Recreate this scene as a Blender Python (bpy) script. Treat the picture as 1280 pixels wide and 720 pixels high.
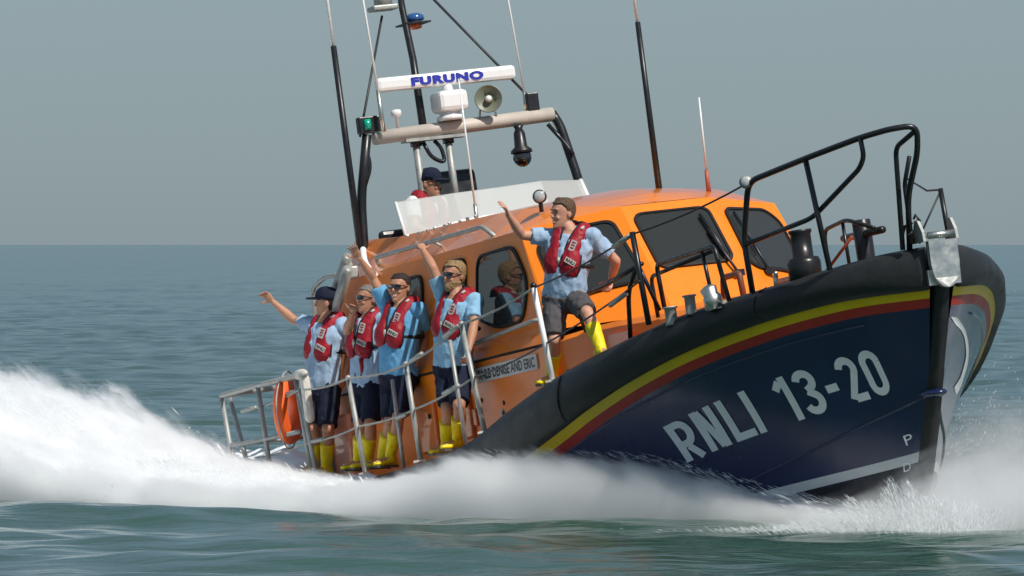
import bpy, bmesh, math, random
import numpy as np
from mathutils import Vector, Matrix, noise, Euler
from math import pi, sin, cos, sqrt, radians

for o in list(bpy.data.objects):
    bpy.data.objects.remove(o)
SC = bpy.context.scene
COL = SC.collection
rnd = random.Random(7)

# ------------------------------------------------------------------ camera
CAMH = 2.4
cam_d = bpy.data.cameras.new('camera')
cam_d.sensor_width = 36.0
cam_d.lens = 36.0 * 10560.0 / 1280.0
cam_d.clip_start = 1.0
cam_d.clip_end = 60000.0
cam = bpy.data.objects.new('camera', cam_d)
COL.objects.link(cam)
cam.location = (0, 0, CAMH)
cam.rotation_euler = (radians(90 - 0.2957), 0, 0)
SC.camera = cam

# ------------------------------------------------------------------ light
SUN_EL, SUN_AZ = radians(52), radians(142)          # azimuth clockwise from +Y
w = bpy.data.worlds.new("World")
SC.world = w
w.use_nodes = True
nt = w.node_tree
sky = nt.nodes.new('ShaderNodeTexSky')
sky.sky_type = 'NISHITA'
sky.sun_disc = False
sky.sun_elevation = SUN_EL
sky.sun_rotation = SUN_AZ
sky.air_density = 1.0
sky.dust_density = 0.65
sky.ozone_density = 2.0
tint = nt.nodes.new('ShaderNodeMix'); tint.data_type = 'RGBA'; tint.blend_type = 'MULTIPLY'
tint.inputs[0].default_value = 1.0
tint.inputs[7].default_value = (0.64, 0.79, 1.03, 1)
nt.links.new(sky.outputs[0], tint.inputs[6])
# even summer haze over the whole sky
veil = nt.nodes.new('ShaderNodeMix'); veil.data_type = 'RGBA'
veil.inputs[0].default_value = 0.55
veil.inputs[7].default_value = (0.272 / 0.083, 0.350 / 0.083, 0.380 / 0.083, 1)
nt.links.new(tint.outputs[2], veil.inputs[6])
nt.links.new(veil.outputs[2], nt.nodes['Background'].inputs[0])
nt.nodes['Background'].inputs[1].default_value = 0.083
sun_d = bpy.data.lights.new('sun', 'SUN')
sun_d.energy = 4.4
sun_d.angle = radians(0.6)
sun_d.color = (1.0, 0.95, 0.87)
sun = bpy.data.objects.new('sun', sun_d)
COL.objects.link(sun)
sdir = Vector((sin(SUN_AZ) * cos(SUN_EL), cos(SUN_AZ) * cos(SUN_EL), sin(SUN_EL)))
sun.rotation_euler = sdir.to_track_quat('Z', 'Y').to_euler()
sun.location = sdir * 50
SC.view_settings.view_transform = 'Standard'
SC.view_settings.look = 'None'
SC.view_settings.exposure = 0.0
SC.view_settings.gamma = 1.0
SC.view_settings.use_curve_mapping = False
SC.cycles.use_denoising = True
SC.cycles.max_bounces = 12
SC.cycles.transparent_max_bounces = 24
SC.cycles.volume_bounces = 10

# ------------------------------------------------------------------ materials
def mat(name, col, rough=0.5, spec=0.5, metal=0.0, coat=0.0, coat_rough=0.05, bump=None, var=None, trans=0.0, sss=0.0):
    """col linear rgb; bump=(scale, strength); var=(scale, amount) large blotches of wear"""
    m = bpy.data.materials.new(name)
    m.use_nodes = True
    n = m.node_tree.nodes; L = m.node_tree.links
    b = n['Principled BSDF']
    b.inputs['Base Color'].default_value = (*col, 1)
    b.inputs['Roughness'].default_value = rough
    b.inputs['Specular IOR Level'].default_value = spec
    b.inputs['Metallic'].default_value = metal
    b.inputs['Coat Weight'].default_value = coat
    b.inputs['Coat Roughness'].default_value = coat_rough
    if trans: b.inputs['Transmission Weight'].default_value = trans
    if sss:
        b.inputs['Subsurface Weight'].default_value = sss
        b.inputs['Subsurface Radius'].default_value = (0.02, 0.008, 0.004)
    tc = n.new('ShaderNodeTexCoord')
    if var:
        t = n.new('ShaderNodeTexNoise'); t.inputs['Scale'].default_value = var[0]; t.inputs['Detail'].default_value = 6
        t.inputs['Roughness'].default_value = 0.65
        L.new(tc.outputs['Object'], t.inputs['Vector'])
        r = n.new('ShaderNodeMapRange'); r.inputs[1].default_value = 0.3; r.inputs[2].default_value = 0.7
        r.inputs[3].default_value = 1 - var[1]; r.inputs[4].default_value = 1 + var[1]
        L.new(t.outputs[0], r.inputs[0])
        mx = n.new('ShaderNodeVectorMath'); mx.operation = 'SCALE'
        mx.inputs[0].default_value = col
        L.new(r.outputs[0], mx.inputs['Scale'])
        L.new(mx.outputs[0], b.inputs['Base Color'])
        r2 = n.new('ShaderNodeMapRange'); r2.inputs[1].default_value = 0.3; r2.inputs[2].default_value = 0.7
        r2.inputs[3].default_value = rough * 0.8; r2.inputs[4].default_value = min(1, rough * 1.3)
        L.new(t.outputs[0], r2.inputs[0]); L.new(r2.outputs[0], b.inputs['Roughness'])
    if bump:
        t = n.new('ShaderNodeTexNoise'); t.inputs['Scale'].default_value = bump[0]; t.inputs['Detail'].default_value = 4
        L.new(tc.outputs['Object'], t.inputs['Vector'])
        bp = n.new('ShaderNodeBump'); bp.inputs['Strength'].default_value = bump[1]; bp.inputs['Distance'].default_value = 0.02
        L.new(t.outputs[0], bp.inputs['Height']); L.new(bp.outputs[0], b.inputs['Normal'])
    return m

M = {}
M['orange'] = mat('orange_paint', (0.90, 0.22, 0.008), 0.42, 0.4, coat=0.15, coat_rough=0.12, var=(1.5, 0.06), bump=(2.2, 0.05))
M['orange_lid'] = mat('orange_hatch', (0.70, 0.17, 0.02), 0.4, 0.5, coat=0.3)
M['roof_paint'] = mat('orange_roof_paint', (0.86, 0.24, 0.03), 0.34, 0.6, coat=1.0, coat_rough=0.16, var=(1.5, 0.06), bump=(2.2, 0.04))
M['navy'] = mat('navy_paint', (0.009, 0.017, 0.075), 0.2, 0.5, coat=0.6, coat_rough=0.08, var=(1.1, 0.2), bump=(1.6, 0.06))
M['anti'] = mat('antifouling', (0.02, 0.02, 0.028), 0.5, 0.4, var=(6, 0.3))
M['yellow_band'] = mat('yellow_band', (0.75, 0.52, 0.005), 0.35, 0.4, var=(3, 0.08))
M['red_band'] = mat('red_band', (0.42, 0.03, 0.02), 0.4, 0.4, var=(3, 0.1))
M['white_band'] = mat('white_band', (0.62, 0.64, 0.63), 0.4, var=(3, 0.08))
M['rubber'] = mat('fender_rubber', (0.017, 0.018, 0.018), 0.5, 0.45, var=(2.5, 0.35), bump=(9, 0.25))
M['seal'] = mat('window_gasket', (0.012, 0.012, 0.012), 0.6, 0.3)
M['glass'] = mat('tinted_window', (0.030, 0.032, 0.030), 0.05, 0.6)
M['black'] = mat('black_powder_coat', (0.012, 0.012, 0.014), 0.35, 0.5, var=(8, 0.2))
M['alu'] = mat('dull_aluminium', (0.50, 0.50, 0.47), 0.38, 0.5, metal=0.75, var=(7, 0.18), bump=(30, 0.1))
M['galv'] = mat('worn_grey_metal', (0.36, 0.37, 0.35), 0.5, 0.5, metal=0.4, var=(12, 0.2))
M['steel'] = mat('polished_steel', (0.62, 0.60, 0.54), 0.34, 0.5, metal=1.0, var=(9, 0.1), bump=(14, 0.12))
M['beam'] = mat('beige_mast_beam', (0.52, 0.46, 0.40), 0.45, 0.5, var=(4, 0.1))
M['white'] = mat('white_gelcoat', (0.78, 0.78, 0.77), 0.3, 0.5, coat=0.3)
M['horn'] = mat('horn_grey_green', (0.16, 0.18, 0.13), 0.45)
M['blue_text'] = mat('blue_lettering', (0.02, 0.03, 0.35), 0.4)
M['white_text'] = mat('white_lettering', (0.86, 0.87, 0.86), 0.45, var=(5, 0.05))
M['black_text'] = mat('black_lettering', (0.01, 0.01, 0.01), 0.5)
M['green_lens'] = mat('green_lens', (0.0, 0.35, 0.22), 0.15, 0.6)
M['blue_lens'] = mat('blue_lens', (0.03, 0.10, 0.28), 0.15, 0.6)
M['red_lens'] = mat('red_lens', (0.75, 0.16, 0.05), 0.15, 0.6)
M['lens'] = mat('clear_lens', (0.45, 0.47, 0.48), 0.08, 0.8, coat=1)
M['rope'] = mat('grey_rope', (0.40, 0.40, 0.37), 0.8, var=(40, 0.3), bump=(90, 0.6))
M['wire'] = mat('dark_wire', (0.035, 0.035, 0.038), 0.5)
M['buoy'] = mat('orange_buoy', (0.90, 0.13, 0.02), 0.45, var=(4, 0.08))
M['canvas'] = mat('dirty_white_canvas', (0.60, 0.58, 0.52), 0.8, var=(14, 0.25), bump=(18, 0.5))
M['yellow_boot'] = mat('yellow_rubber', (0.82, 0.66, 0.01), 0.5, 0.35, var=(9, 0.08), bump=(12, 0.25))
M['sole'] = mat('grey_sole', (0.10, 0.10, 0.08), 0.6)
M['navy_cloth'] = mat('navy_cloth', (0.012, 0.016, 0.035), 0.85, 0.2, bump=(28, 0.4), var=(9, 0.2))
M['grey_cloth'] = mat('grey_cloth', (0.085, 0.080, 0.086), 0.85, 0.2, bump=(28, 0.4), var=(9, 0.2))
M['shirt_pale'] = mat('pale_blue_shirt', (0.33, 0.46, 0.62), 0.85, 0.2, bump=(22, 0.35), var=(7, 0.05))
M['shirt_blue'] = mat('mid_blue_shirt', (0.13, 0.36, 0.60), 0.85, 0.2, bump=(22, 0.35), var=(7, 0.05))
M['shirt_light'] = mat('light_blue_shirt', (0.25, 0.46, 0.64), 0.85, 0.2, bump=(22, 0.35), var=(7, 0.05))
M['white_shirt'] = mat('white_shirt', (0.70, 0.72, 0.74), 0.85, 0.2, bump=(22, 0.35))
M['vest'] = mat('red_lifejacket', (0.30, 0.006, 0.018), 0.55, 0.35, bump=(18, 0.45), var=(8, 0.15))
M['vest_trim'] = mat('black_webbing', (0.012, 0.012, 0.015), 0.65, 0.3)
M['skin'] = mat('skin_light', (0.55, 0.29, 0.20), 0.5, 0.4, sss=0.12, var=(14, 0.08))
M['skin_tan'] = mat('skin_tanned', (0.47, 0.235, 0.145), 0.5, 0.4, sss=0.12, var=(14, 0.08))
M['hair_dark'] = mat('hair_dark', (0.022, 0.015, 0.011), 0.6, bump=(60, 1.0), var=(40, 0.3))
M['hair_brown'] = mat('hair_brown', (0.10, 0.058, 0.032), 0.6, bump=(60, 1.0), var=(40, 0.35))
M['hair_fair'] = mat('hair_fair', (0.30, 0.19, 0.085), 0.6, bump=(60, 1.0), var=(30, 0.35))
M['hair_grey'] = mat('hair_grey', (0.20, 0.18, 0.16), 0.6, bump=(60, 1.0), var=(40, 0.3))
M['shades'] = mat('dark_sunglasses', (0.006, 0.006, 0.007), 0.08, 0.8, coat=1)
M['teeth'] = mat('teeth', (0.75, 0.72, 0.66), 0.3)
M['lips'] = mat('lips', (0.33, 0.10, 0.08), 0.5)
M['eye'] = mat('eye_dark', (0.03, 0.02, 0.015), 0.2)
M['reflect'] = mat('reflective_white_tape', (0.52, 0.50, 0.47), 0.4)

# ------------------------------------------------------------------ mesh helpers
class MB:
    def __init__(s): s.v = []; s.f = []; s.m = []; s.sm = []
    def add(s, vs, fs, mi=0, smooth=False):
        b = len(s.v)
        s.v += [tuple(v) for v in vs]
        for f in fs:
            s.f.append(tuple(b + i for i in f)); s.m.append(mi); s.sm.append(smooth)
        return s
    def box(s, c, sz, rot=None, mi=0, bev=0.0):
        x, y, z = [q / 2 for q in sz]
        if bev:
            bm = bmesh.new(); bmesh.ops.create_cube(bm, size=1)
            for v in bm.verts: v.co = Vector((v.co.x * sz[0], v.co.y * sz[1], v.co.z * sz[2]))
            bmesh.ops.bevel(bm, geom=list(bm.edges), offset=bev, segments=2, affect='EDGES', profile=0.5)
            vs = [v.co.copy() for v in bm.verts]; bm.verts.index_update()
            fs = [[v.index for v in f.verts] for f in bm.faces]; bm.free()
        else:
            vs = [Vector((i, j, k)) for i in (-x, x) for j in (-y, y) for k in (-z, z)]
            fs = [(0, 1, 3, 2), (4, 6, 7, 5), (0, 4, 5, 1), (2, 3, 7, 6), (0, 2, 6, 4), (1, 5, 7, 3)]
        R_ = rot if rot is not None else Matrix.Identity(3)
        if isinstance(R_, (tuple, list)): R_ = Euler(R_).to_matrix()
        return s.add([R_ @ v + Vector(c) for v in vs], fs, mi)
    def rings(s, rings, mi=0, smooth=True, cap=True, closed=True):
        n = len(rings[0]); vs = [p for r in rings for p in r]; fs = []
        for i in range(len(rings) - 1):
            for j in range(n if closed else n - 1):
                k = (j + 1) % n
                fs.append((i * n + j, i * n + k, (i + 1) * n + k, (i + 1) * n + j))
        if cap and closed:
            fs.append(tuple(range(n))[::-1]); fs.append(tuple((len(rings) - 1) * n + j for j in range(n)))
        return s.add(vs, fs, mi, smooth)
    def tube(s, pts, r, n=10, mi=0, fillet=0.0, cap=True, flat=1.0, up=None):
        pts = [Vector(p) for p in pts]
        if fillet: pts = fillet_path(pts, fillet)
        rs = r if hasattr(r, '__len__') else [r] * len(pts)
        rings = []; nrm = None
        for i, p in enumerate(pts):
            if i == 0: t = pts[1] - p
            elif i == len(pts) - 1: t = p - pts[i - 1]
            else: t = (pts[i + 1] - p).normalized() + (p - pts[i - 1]).normalized()
            if t.length < 1e-9: t = Vector((0, 0, 1))
            t.normalize()
            if nrm is None:
                a = Vector(up) if up is not None else (Vector((0, 0, 1)) if abs(t.z) < .9 else Vector((1, 0, 0)))
                nrm = (a - a.dot(t) * t).normalized()
            else:
                nrm = (nrm - nrm.dot(t) * t)
                if nrm.length < 1e-6: nrm = t.orthogonal()
                nrm.normalize()
            b = t.cross(nrm)
            rings.append([p + (nrm * cos(2 * pi * k / n) * flat + b * sin(2 * pi * k / n)) * rs[i] for k in range(n)])
        return s.rings(rings, mi, True, cap)
    def sphere(s, c, r, mi=0, nu=14, nv=9, rot=None):
        r = (r, r, r) if not hasattr(r, '__len__') else r
        rings = []
        R_ = rot if rot is not None else Matrix.Identity(3)
        for i in range(nv + 1):
            a = pi * i / nv; a = min(max(a, 0.03), pi - 0.03)
            rings.append([R_ @ Vector((r[0] * sin(a) * cos(2 * pi * j / nu), r[1] * sin(a) * sin(2 * pi * j / nu), -r[2] * cos(a))) + Vector(c) for j in range(nu)])
        return s.rings(rings, mi)
    def lathe(s, c, prof, axis=(0, 0, 1), n=20, mi=0, smooth=True):
        q = Vector(axis).normalized().to_track_quat('Z', 'Y')
        rings = [[q @ Vector((max(r, .0005) * cos(2 * pi * j / n), max(r, .0005) * sin(2 * pi * j / n), z)) + Vector(c) for j in range(n)] for r, z in prof]
        return s.rings(rings, mi, smooth)
    def slab(s, poly, nrm, th, mi=0, back=None):
        """polygon (3D pts) extruded both ways along nrm by th"""
        nrm = Vector(nrm).normalized(); n = len(poly)
        a = [Vector(p) + nrm * th for p in poly]; b = [Vector(p) - nrm * (th if back is None else back) for p in poly]
        fs = [tuple(range(n)), tuple(range(2 * n - 1, n - 1, -1))]
        fs += [(i, i + n, (i + 1) % n + n, (i + 1) % n) for i in range(n)]
        return s.add(a + b, fs, mi)
    def build(s, name, mats, parent=None, smooth=None, label=None):
        me = bpy.data.meshes.new(name)
        me.from_pydata(s.v, [], s.f)
        for m_ in (mats if isinstance(mats, (list, tuple)) else [mats]): me.materials.append(M[m_] if isinstance(m_, str) else m_)
        me.polygons.foreach_set('material_index', s.m)
        me.polygons.foreach_set('use_smooth', s.sm if smooth is None else [smooth] * len(s.f))
        bm = bmesh.new(); bm.from_mesh(me); bmesh.ops.recalc_face_normals(bm, faces=bm.faces); bm.to_mesh(me); bm.free()
        me.update()
        o = bpy.data.objects.new(name, me); COL.objects.link(o)
        if parent: o.parent = parent
        if label: o['label'] = label
        return o

def fillet_path(pts, r, seg=5):
    out = [pts[0]]
    for i in range(1, len(pts) - 1):
        p, a, b = pts[i], pts[i - 1] - pts[i], pts[i + 1] - pts[i]
        d = min(r, a.length * .45, b.length * .45)
        A = p + a.normalized() * d; B = p + b.normalized() * d
        for k in range(seg + 1):
            t = k / seg
            out.append(A * (1 - t) ** 2 + p * 2 * t * (1 - t) + B * t * t)
    out.append(pts[-1])
    return out

def round_poly(pts, r, seg=5):
    pts = [Vector(p) for p in pts]; n = len(pts); out = []
    for i in range(n):
        p = pts[i]; a = pts[i - 1] - p; b = pts[(i + 1) % n] - p
        d = min(r, a.length * .45, b.length * .45)
        A = p + a.normalized() * d; B = p + b.normalized() * d
        for k in range(seg + 1):
            t = k / seg
            out.append(A * (1 - t) ** 2 + p * 2 * t * (1 - t) + B * t * t)
    return out

def inset_poly(pts, d):
    c = sum(pts, Vector()) / len(pts)
    return [p + (c - p).normalized() * d for p in pts]

def smooth_interp(xs, ys):
    xs = np.array(xs, float); ys = np.array(ys, float); h = np.diff(xs); d = np.diff(ys) / h
    m = np.zeros(len(xs)); m[0] = d[0]; m[-1] = d[-1]
    for i in range(1, len(xs) - 1):
        if d[i - 1] * d[i] <= 0: m[i] = 0
        else:
            w1 = 2 * h[i] + h[i - 1]; w2 = h[i] + 2 * h[i - 1]; m[i] = (w1 + w2) / (w1 / d[i - 1] + w2 / d[i])
    def f(x):
        x = min(max(x, xs[0]), xs[-1]); i = min(int(np.searchsorted(xs, x, side='right')) - 1, len(xs) - 2)
        t = (x - xs[i]) / h[i]
        return float((2*t**3-3*t*t+1)*ys[i]+(t**3-2*t*t+t)*h[i]*m[i]+(-2*t**3+3*t*t)*ys[i+1]+(t**3-t*t)*h[i]*m[i+1])
    return f

def empty(name, loc=(0, 0, 0)):
    o = bpy.data.objects.new(name, None); COL.objects.link(o); o.location = loc; o.empty_display_size = .3
    return o
def tag(o, label=None, cat=None, group=None, kind=None):
    if label: o['label'] = label
    if cat: o['category'] = cat
    if group: o['group'] = group
    if kind: o['kind'] = kind
    return o

def text_mesh(txt, h, bold=0.0, xs=1.0, spacing=1.0, cuts=0.0):
    """flat lettering; returns verts (x, y) with cap height h starting at 0,0 and faces"""
    cu = bpy.data.curves.new('t', 'FONT'); cu.body = txt; cu.size = 1.0; cu.offset = bold; cu.space_character = spacing
    cu.resolution_u = 6
    o = bpy.data.objects.new('t', cu); COL.objects.link(o)
    me = bpy.data.meshes.new_from_object(o)
    bm = bmesh.new(); bm.from_mesh(me)
    ys = [v.co.y for v in bm.verts]; xs_ = [v.co.x for v in bm.verts]
    y0, y1, x0, x1 = min(ys), max(ys), min(xs_), max(xs_)
    k = h / (y1 - y0)
    for v in bm.verts: v.co = Vector(((v.co.x - x0) * k * xs, (v.co.y - y0) * k, 0))
    if cuts:
        X = (x1 - x0) * k * xs
        q = cuts
        while q < X:
            bmesh.ops.bisect_plane(bm, geom=bm.verts[:] + bm.edges[:] + bm.faces[:], plane_co=(q, 0, 0), plane_no=(1, 0, 0)); q += cuts
        q = cuts
        while q < h:
            bmesh.ops.bisect_plane(bm, geom=bm.verts[:] + bm.edges[:] + bm.faces[:], plane_co=(0, q, 0), plane_no=(0, 1, 0)); q += cuts
    bm.verts.index_update()
    vs = [(v.co.x, v.co.y) for v in bm.verts]; fs = [[v.index for v in f.verts] for f in bm.faces]
    bm.free(); COL.objects.unlink(o); bpy.data.objects.remove(o); bpy.data.curves.remove(cu); bpy.data.meshes.remove(me)
    return vs, fs, (x1 - x0) * k * xs

# ------------------------------------------------------------------ the sea: one sheet out past the horizon
def wave(x, y):
    """numpy arrays -> height"""
    rs = np.random.RandomState(5)
    z = np.zeros_like(x)
    for i in range(46):
        lam = 0.55 * (1.115 ** i) * (0.85 + .3 * rs.rand())
        if lam > 30: lam = 30 * rs.rand() + 4
        th = radians(78) + rs.randn() * 0.62
        k = 2 * pi / lam
        a = 0.0056 * lam ** 0.80 if lam < 5 else 0.011 * (7 / lam) ** .5
        ph = rs.rand() * 2 * pi
        wx = x + 0.35 * lam * np.sin(0.31 * y / lam + ph); 
        z += a * np.sin(k * (cos(th) * wx + sin(th) * y) + ph)
    return z

def build_sea():
    fine = radians(5.2)
    az = list(np.linspace(-fine, fine, 470))
    az += list(np.linspace(fine, 2 * pi - fine, 90))[1:-1]
    az = np.array(az)
    r = [0.5, 8, 20, 32, 42]
    q = 48.0
    while q < 100: r.append(q); q += 0.125
    while q < 20000: r.append(q); q *= 1.0 + min(0.06, 0.0014 * (q / 100) ** 0.9)
    r.append(30000.0)
    r = np.array(r)
    A, Rr = np.meshgrid(az, r)
    X = Rr * np.sin(A); Y = Rr * np.cos(A)
    Z = wave(X, Y)
    fade = np.clip((3000 - Rr) / 2600, 0, 1) * np.clip((Rr - 20) / 25, 0, 1)
    out = np.abs(A - 0)  # coarse sector: keep gentle
    coarse = ((A > fine * 1.02) & (A < 2 * pi - fine * 1.02))
    Z *= fade; Z[coarse] *= 0.25
    nr, na = X.shape
    co = np.stack([X, Y, Z], -1).reshape(-1, 3)
    idx = np.arange(nr * na).reshape(nr, na)
    a = idx[:-1, :]; b = idx[1:, :]
    f = np.stack([a, np.roll(a, -1, 1), np.roll(b, -1, 1), b], -1).reshape(-1, 4)
    me = bpy.data.meshes.new('sea')
    cen = len(co); co = np.vstack([co, [[0, 0, 0]]])
    nf = len(f)
    tri = np.stack([np.full(na, cen), np.roll(idx[0], -1), idx[0]], -1)
    me.vertices.add(len(co)); me.vertices.foreach_set('co', co.ravel().astype(np.float32))
    loops = np.concatenate([f.ravel(), tri.ravel()]).astype(np.int32)
    me.loops.add(len(loops)); me.loops.foreach_set('vertex_index', loops)
    me.polygons.add(nf + na)
    st = np.concatenate([np.arange(nf) * 4, nf * 4 + np.arange(na) * 3]).astype(np.int32)
    me.polygons.foreach_set('loop_start', st)
    me.polygons.foreach_set('use_smooth', np.ones(nf + na, bool))
    me.update(calc_edges=True); me.validate()
    me.flip_normals() if me.polygons[nf // 2].normal.z < 0 else None
    o = bpy.data.objects.new('sea', me); COL.objects.link(o)
    m = bpy.data.materials.new('sea_water'); m.use_nodes = True
    n = m.node_tree.nodes; L = m.node_tree.links; b_ = n['Principled BSDF']
    b_.inputs['Base Color'].default_value = (0.018, 0.060, 0.058, 1)
    b_.inputs['Roughness'].default_value = 0.16
    b_.inputs['IOR'].default_value = 1.33
    b_.inputs['Specular Tint'].default_value = (0.95, 0.93, 0.72, 1)
    g = n.new('ShaderNodeNewGeometry')
    hs = []
    for sc, st_, dist in (((0.8, 2.0, 1), 0.6, 0.10), ((2.4, 6.0, 1), 0.40, 0.030), ((6, 15, 1), 0.22, 0.01)):
        mp = n.new('ShaderNodeMapping'); mp.inputs['Scale'].default_value = sc
        mp.inputs['Rotation'].default_value = (0, 0, radians(8 * len(hs)))
        t = n.new('ShaderNodeTexNoise'); t.inputs['Scale'].default_value = 1; t.inputs['Detail'].default_value = 4
        L.new(g.outputs['Position'], mp.inputs[0]); L.new(mp.outputs[0], t.inputs['Vector'])
        bp = n.new('ShaderNodeBump'); bp.inputs['Strength'].default_value = st_; bp.inputs['Distance'].default_value = dist
        L.new(t.outputs[0], bp.inputs['Height'])
        if hs: L.new(hs[-1].outputs[0], bp.inputs['Normal'])
        hs.append(bp)
    L.new(hs[-1].outputs[0], b_.inputs['Normal'])
    # water body colour drifts between green and blue over tens of metres
    t = n.new('ShaderNodeTexNoise'); t.inputs['Scale'].default_value = 0.06; t.inputs['Detail'].default_value = 3
    L.new(g.outputs['Position'], t.inputs['Vector'])
    cr = n.new('ShaderNodeMix'); cr.data_type = 'RGBA'
    cr.inputs[6].default_value = (0.030, 0.080, 0.060, 1); cr.inputs[7].default_value = (0.032, 0.076, 0.063, 1)
    L.new(t.outputs[0], cr.inputs[0]); L.new(cr.outputs[2], b_.inputs['Base Color'])
    me.materials.append(m)
    tag(o, kind='structure')
    return o
build_sea()

# ------------------------------------------------------------------ the lifeboat (boat frame: X from stern, Y to port, Z up)
boat = empty('lifeboat')
BX = Vector((0.35, -0.9313968, 0.10)); BY = Vector((0.92784413, 0.35937665, 0.09976819)); BZ = BX.cross(BY)
BO = Vector((-0.96992973, 82.99696645, -0.60588663))
BM = Matrix(((BX.x, BY.x, BZ.x, BO.x), (BX.y, BY.y, BZ.y, BO.y), (BX.z, BY.z, BZ.z, BO.z), (0, 0, 0, 1)))
boat.matrix_world = BM
tag(boat, 'orange and navy lifeboat with black rubber fender, heeling at speed', 'lifeboat')

HB = smooth_interp([0,3,6,8,9.5,11,12,12.8,13.3,13.55],[2.0,2.12,2.2,2.15,2.0,1.62,1.22,.8,.42,.13])
ZT = smooth_interp([0,3.66,5.07,6.83,7.64,8.39,9.39,10.15,11.28,12.0,12.5,12.94,13.3,13.55],[.72,.62,.60,.655,.75,.91,1.12,1.26,1.44,1.52,1.57,1.62,1.655,1.665])
ZY = smooth_interp([0,3,6.5,8,9.2,9.9,10.65,11.3,11.86,12.52,13.08,13.55],[.3,.22,.22,.36,.60,.79,.985,1.12,1.21,1.29,1.325,1.31])
HW = smooth_interp([0,7,9,10.5,11.5,12.2,12.6,12.78],[1.8,1.66,1.4,1.02,.62,.25,.07,.03])
ZW = smooth_interp([0,6,9,11.3,12.78],[-.45,-.42,-.34,-.2,-.08])
def hull_pt(u, t, side=-1, out=0.0):
    xt = 13.5 * u; xw = 12.78 * u
    yt = HB(xt) - .08; zt = ZY(xt); yw = HW(xw); zw = ZW(xw)
    k = max(t, 0) ** 1.5
    # hard spray chine: a small step low on the topsides
    p = Vector((xw + (xt - xw) * t, side * (yw + (yt - yw) * k), zw + (zt - zw) * t))
    if out: p += Vector((0.25, side * .9, -.25)).normalized() * out
    return p

def build_hull():
    mb = MB()
    us = list(np.linspace(0, .7, 24)) + list(np.linspace(.71, .97, 34)) + list(np.linspace(.975, 1.0, 8))
    hr = lambda u: ZY(13.5 * u) - ZW(12.78 * u)
    for side in (-1, 1):
        # (material, t0, t1 as functions of u)
        def rows(u):
            H = hr(u)
            return [-.0, .055 / H * 1.5, .3, .5, .7, 1 - .155 / H, 1 - .078 / H, 1.0]
        ms = [3, 2, 2, 2, 2, 1, 0]
        grid = []
        for u in us:
            ts = rows(u); col = []
            for i in range(len(ts) - 1):
                sub = 3 if ms[i] == 2 else 1
                for j in range(sub): col.append((hull_pt(u, ts[i] + (ts[i + 1] - ts[i]) * j / sub, side), ms[i]))
            col.append((hull_pt(u, 1, side), None))
            grid.append(col)
        n = len(grid[0])
        vs = [p for c in grid for p, _ in c]; 
        for i in range(len(us) - 1):
            for j in range(n - 1):
                b = len(mb.v)
                mb.add([grid[i][j][0], grid[i + 1][j][0], grid[i + 1][j + 1][0], grid[i][j + 1][0]], [(0, 1, 2, 3)], grid[i][j][1], True)
        # bottom: waterline -> chine -> keel
        bot = []
        for u in us:
            p = hull_pt(u, 0, side)
            kz = -.95 + (.42 * max(0, (u - .75) / .25) ** 2.2)
            kx = 12.78 * u - .3 * max(0, (u - .8) / .2)
            bot.append([p, Vector(((p.x + kx) / 2, p.y * .72, p.z * .45 + kz * .55)), Vector((kx, 0, kz))])
        for i in range(len(us) - 1):
            for j in range(2):
                mb.add([bot[i][j], bot[i + 1][j], bot[i + 1][j + 1], bot[i][j + 1]], [(0, 1, 2, 3)], 4, True)
    # transom
    tr = [hull_pt(0, t, -1) for t in (0, .5, 1)] + [Vector((0, -1.9, .66)), Vector((0, 1.9, .66))] + [hull_pt(0, t, 1) for t in (1, .5, 0)] + [Vector((0, 0, -.95))]
    mb.add(tr, [tuple(range(len(tr)))], 2)
    o = mb.build('hull', ['yellow_band', 'red_band', 'navy', 'white_band', 'anti'], boat)
    me = o.data
    bm = bmesh.new(); bm.from_mesh(me); bmesh.ops.remove_doubles(bm, verts=bm.verts, dist=.0008)
    bmesh.ops.recalc_face_normals(bm, faces=bm.faces); bm.to_mesh(me); bm.free()
    # moulded crease line running along the topsides
    for side in (-1, 1):
        mb = MB()
        pts = [hull_pt(u, .845 - .02 * (1 - u), side, .004) for u in np.linspace(.55, .965, 50)]
        mb.tube(pts, 0.011, 6)
        mb.build('crease_line', 'navy', boat)
        mb = MB()
        pts = [hull_pt(u, .02 + .36 * max(0, (u - .70) / .3) ** 1.6, side, .006) for u in np.linspace(.5, .995, 50)]
        mb.tube(pts, 0.014, 6, flat=.8)
        mb.build('spray_rail', 'navy', boat)
build_hull()

def gun_plan(side=-1):
    """gunwale plan points with outward normals"""
    xs = list(np.linspace(0, 11, 46)) + list(np.linspace(11.15, 13.0, 20)) + [13.1, 13.2, 13.3, 13.38, 13.45, 13.5, 13.54]
    P = [Vector((x, side * HB(x), 0)) for x in xs]; N = []
    for i in range(len(P)):
        t = P[min(i + 1, len(P) - 1)] - P[max(i - 1, 0)]
        n = Vector((-t.y, t.x, 0)) if side == 1 else Vector((t.y, -t.x, 0))
        N.append(n.normalized())
    return xs, P, N

for side in (-1, 1):
    xs, P, N = gun_plan(side)
    rings = []
    for x, p, n in zip(xs, P, N):
        zt, zy = ZT(x), ZY(x); h = zt - zy
        prof = [(-.10, zy + .005), (-.03, zy - .012), (.0, zy + .03), (.028, zy + h * .22), (.035, zy + h * .45), (.02, zy + h * .68), (-.015, zt - h * .14), (-.07, zt - .02), (-.13, zt), (-.21, zt - .005), (-.25, zt - .035), (-.25, zy + .06)]
        if x > 13: prof = [(a * max(.45, (13.9 - x) / .9), z) for a, z in prof]
        rings.append([Vector((p.x + n.x * a, p.y + n.y * a, z)) for a, z in prof])
    mb = MB(); mb.rings(rings)
    mb.build('fender', 'rubber', boat)

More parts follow.
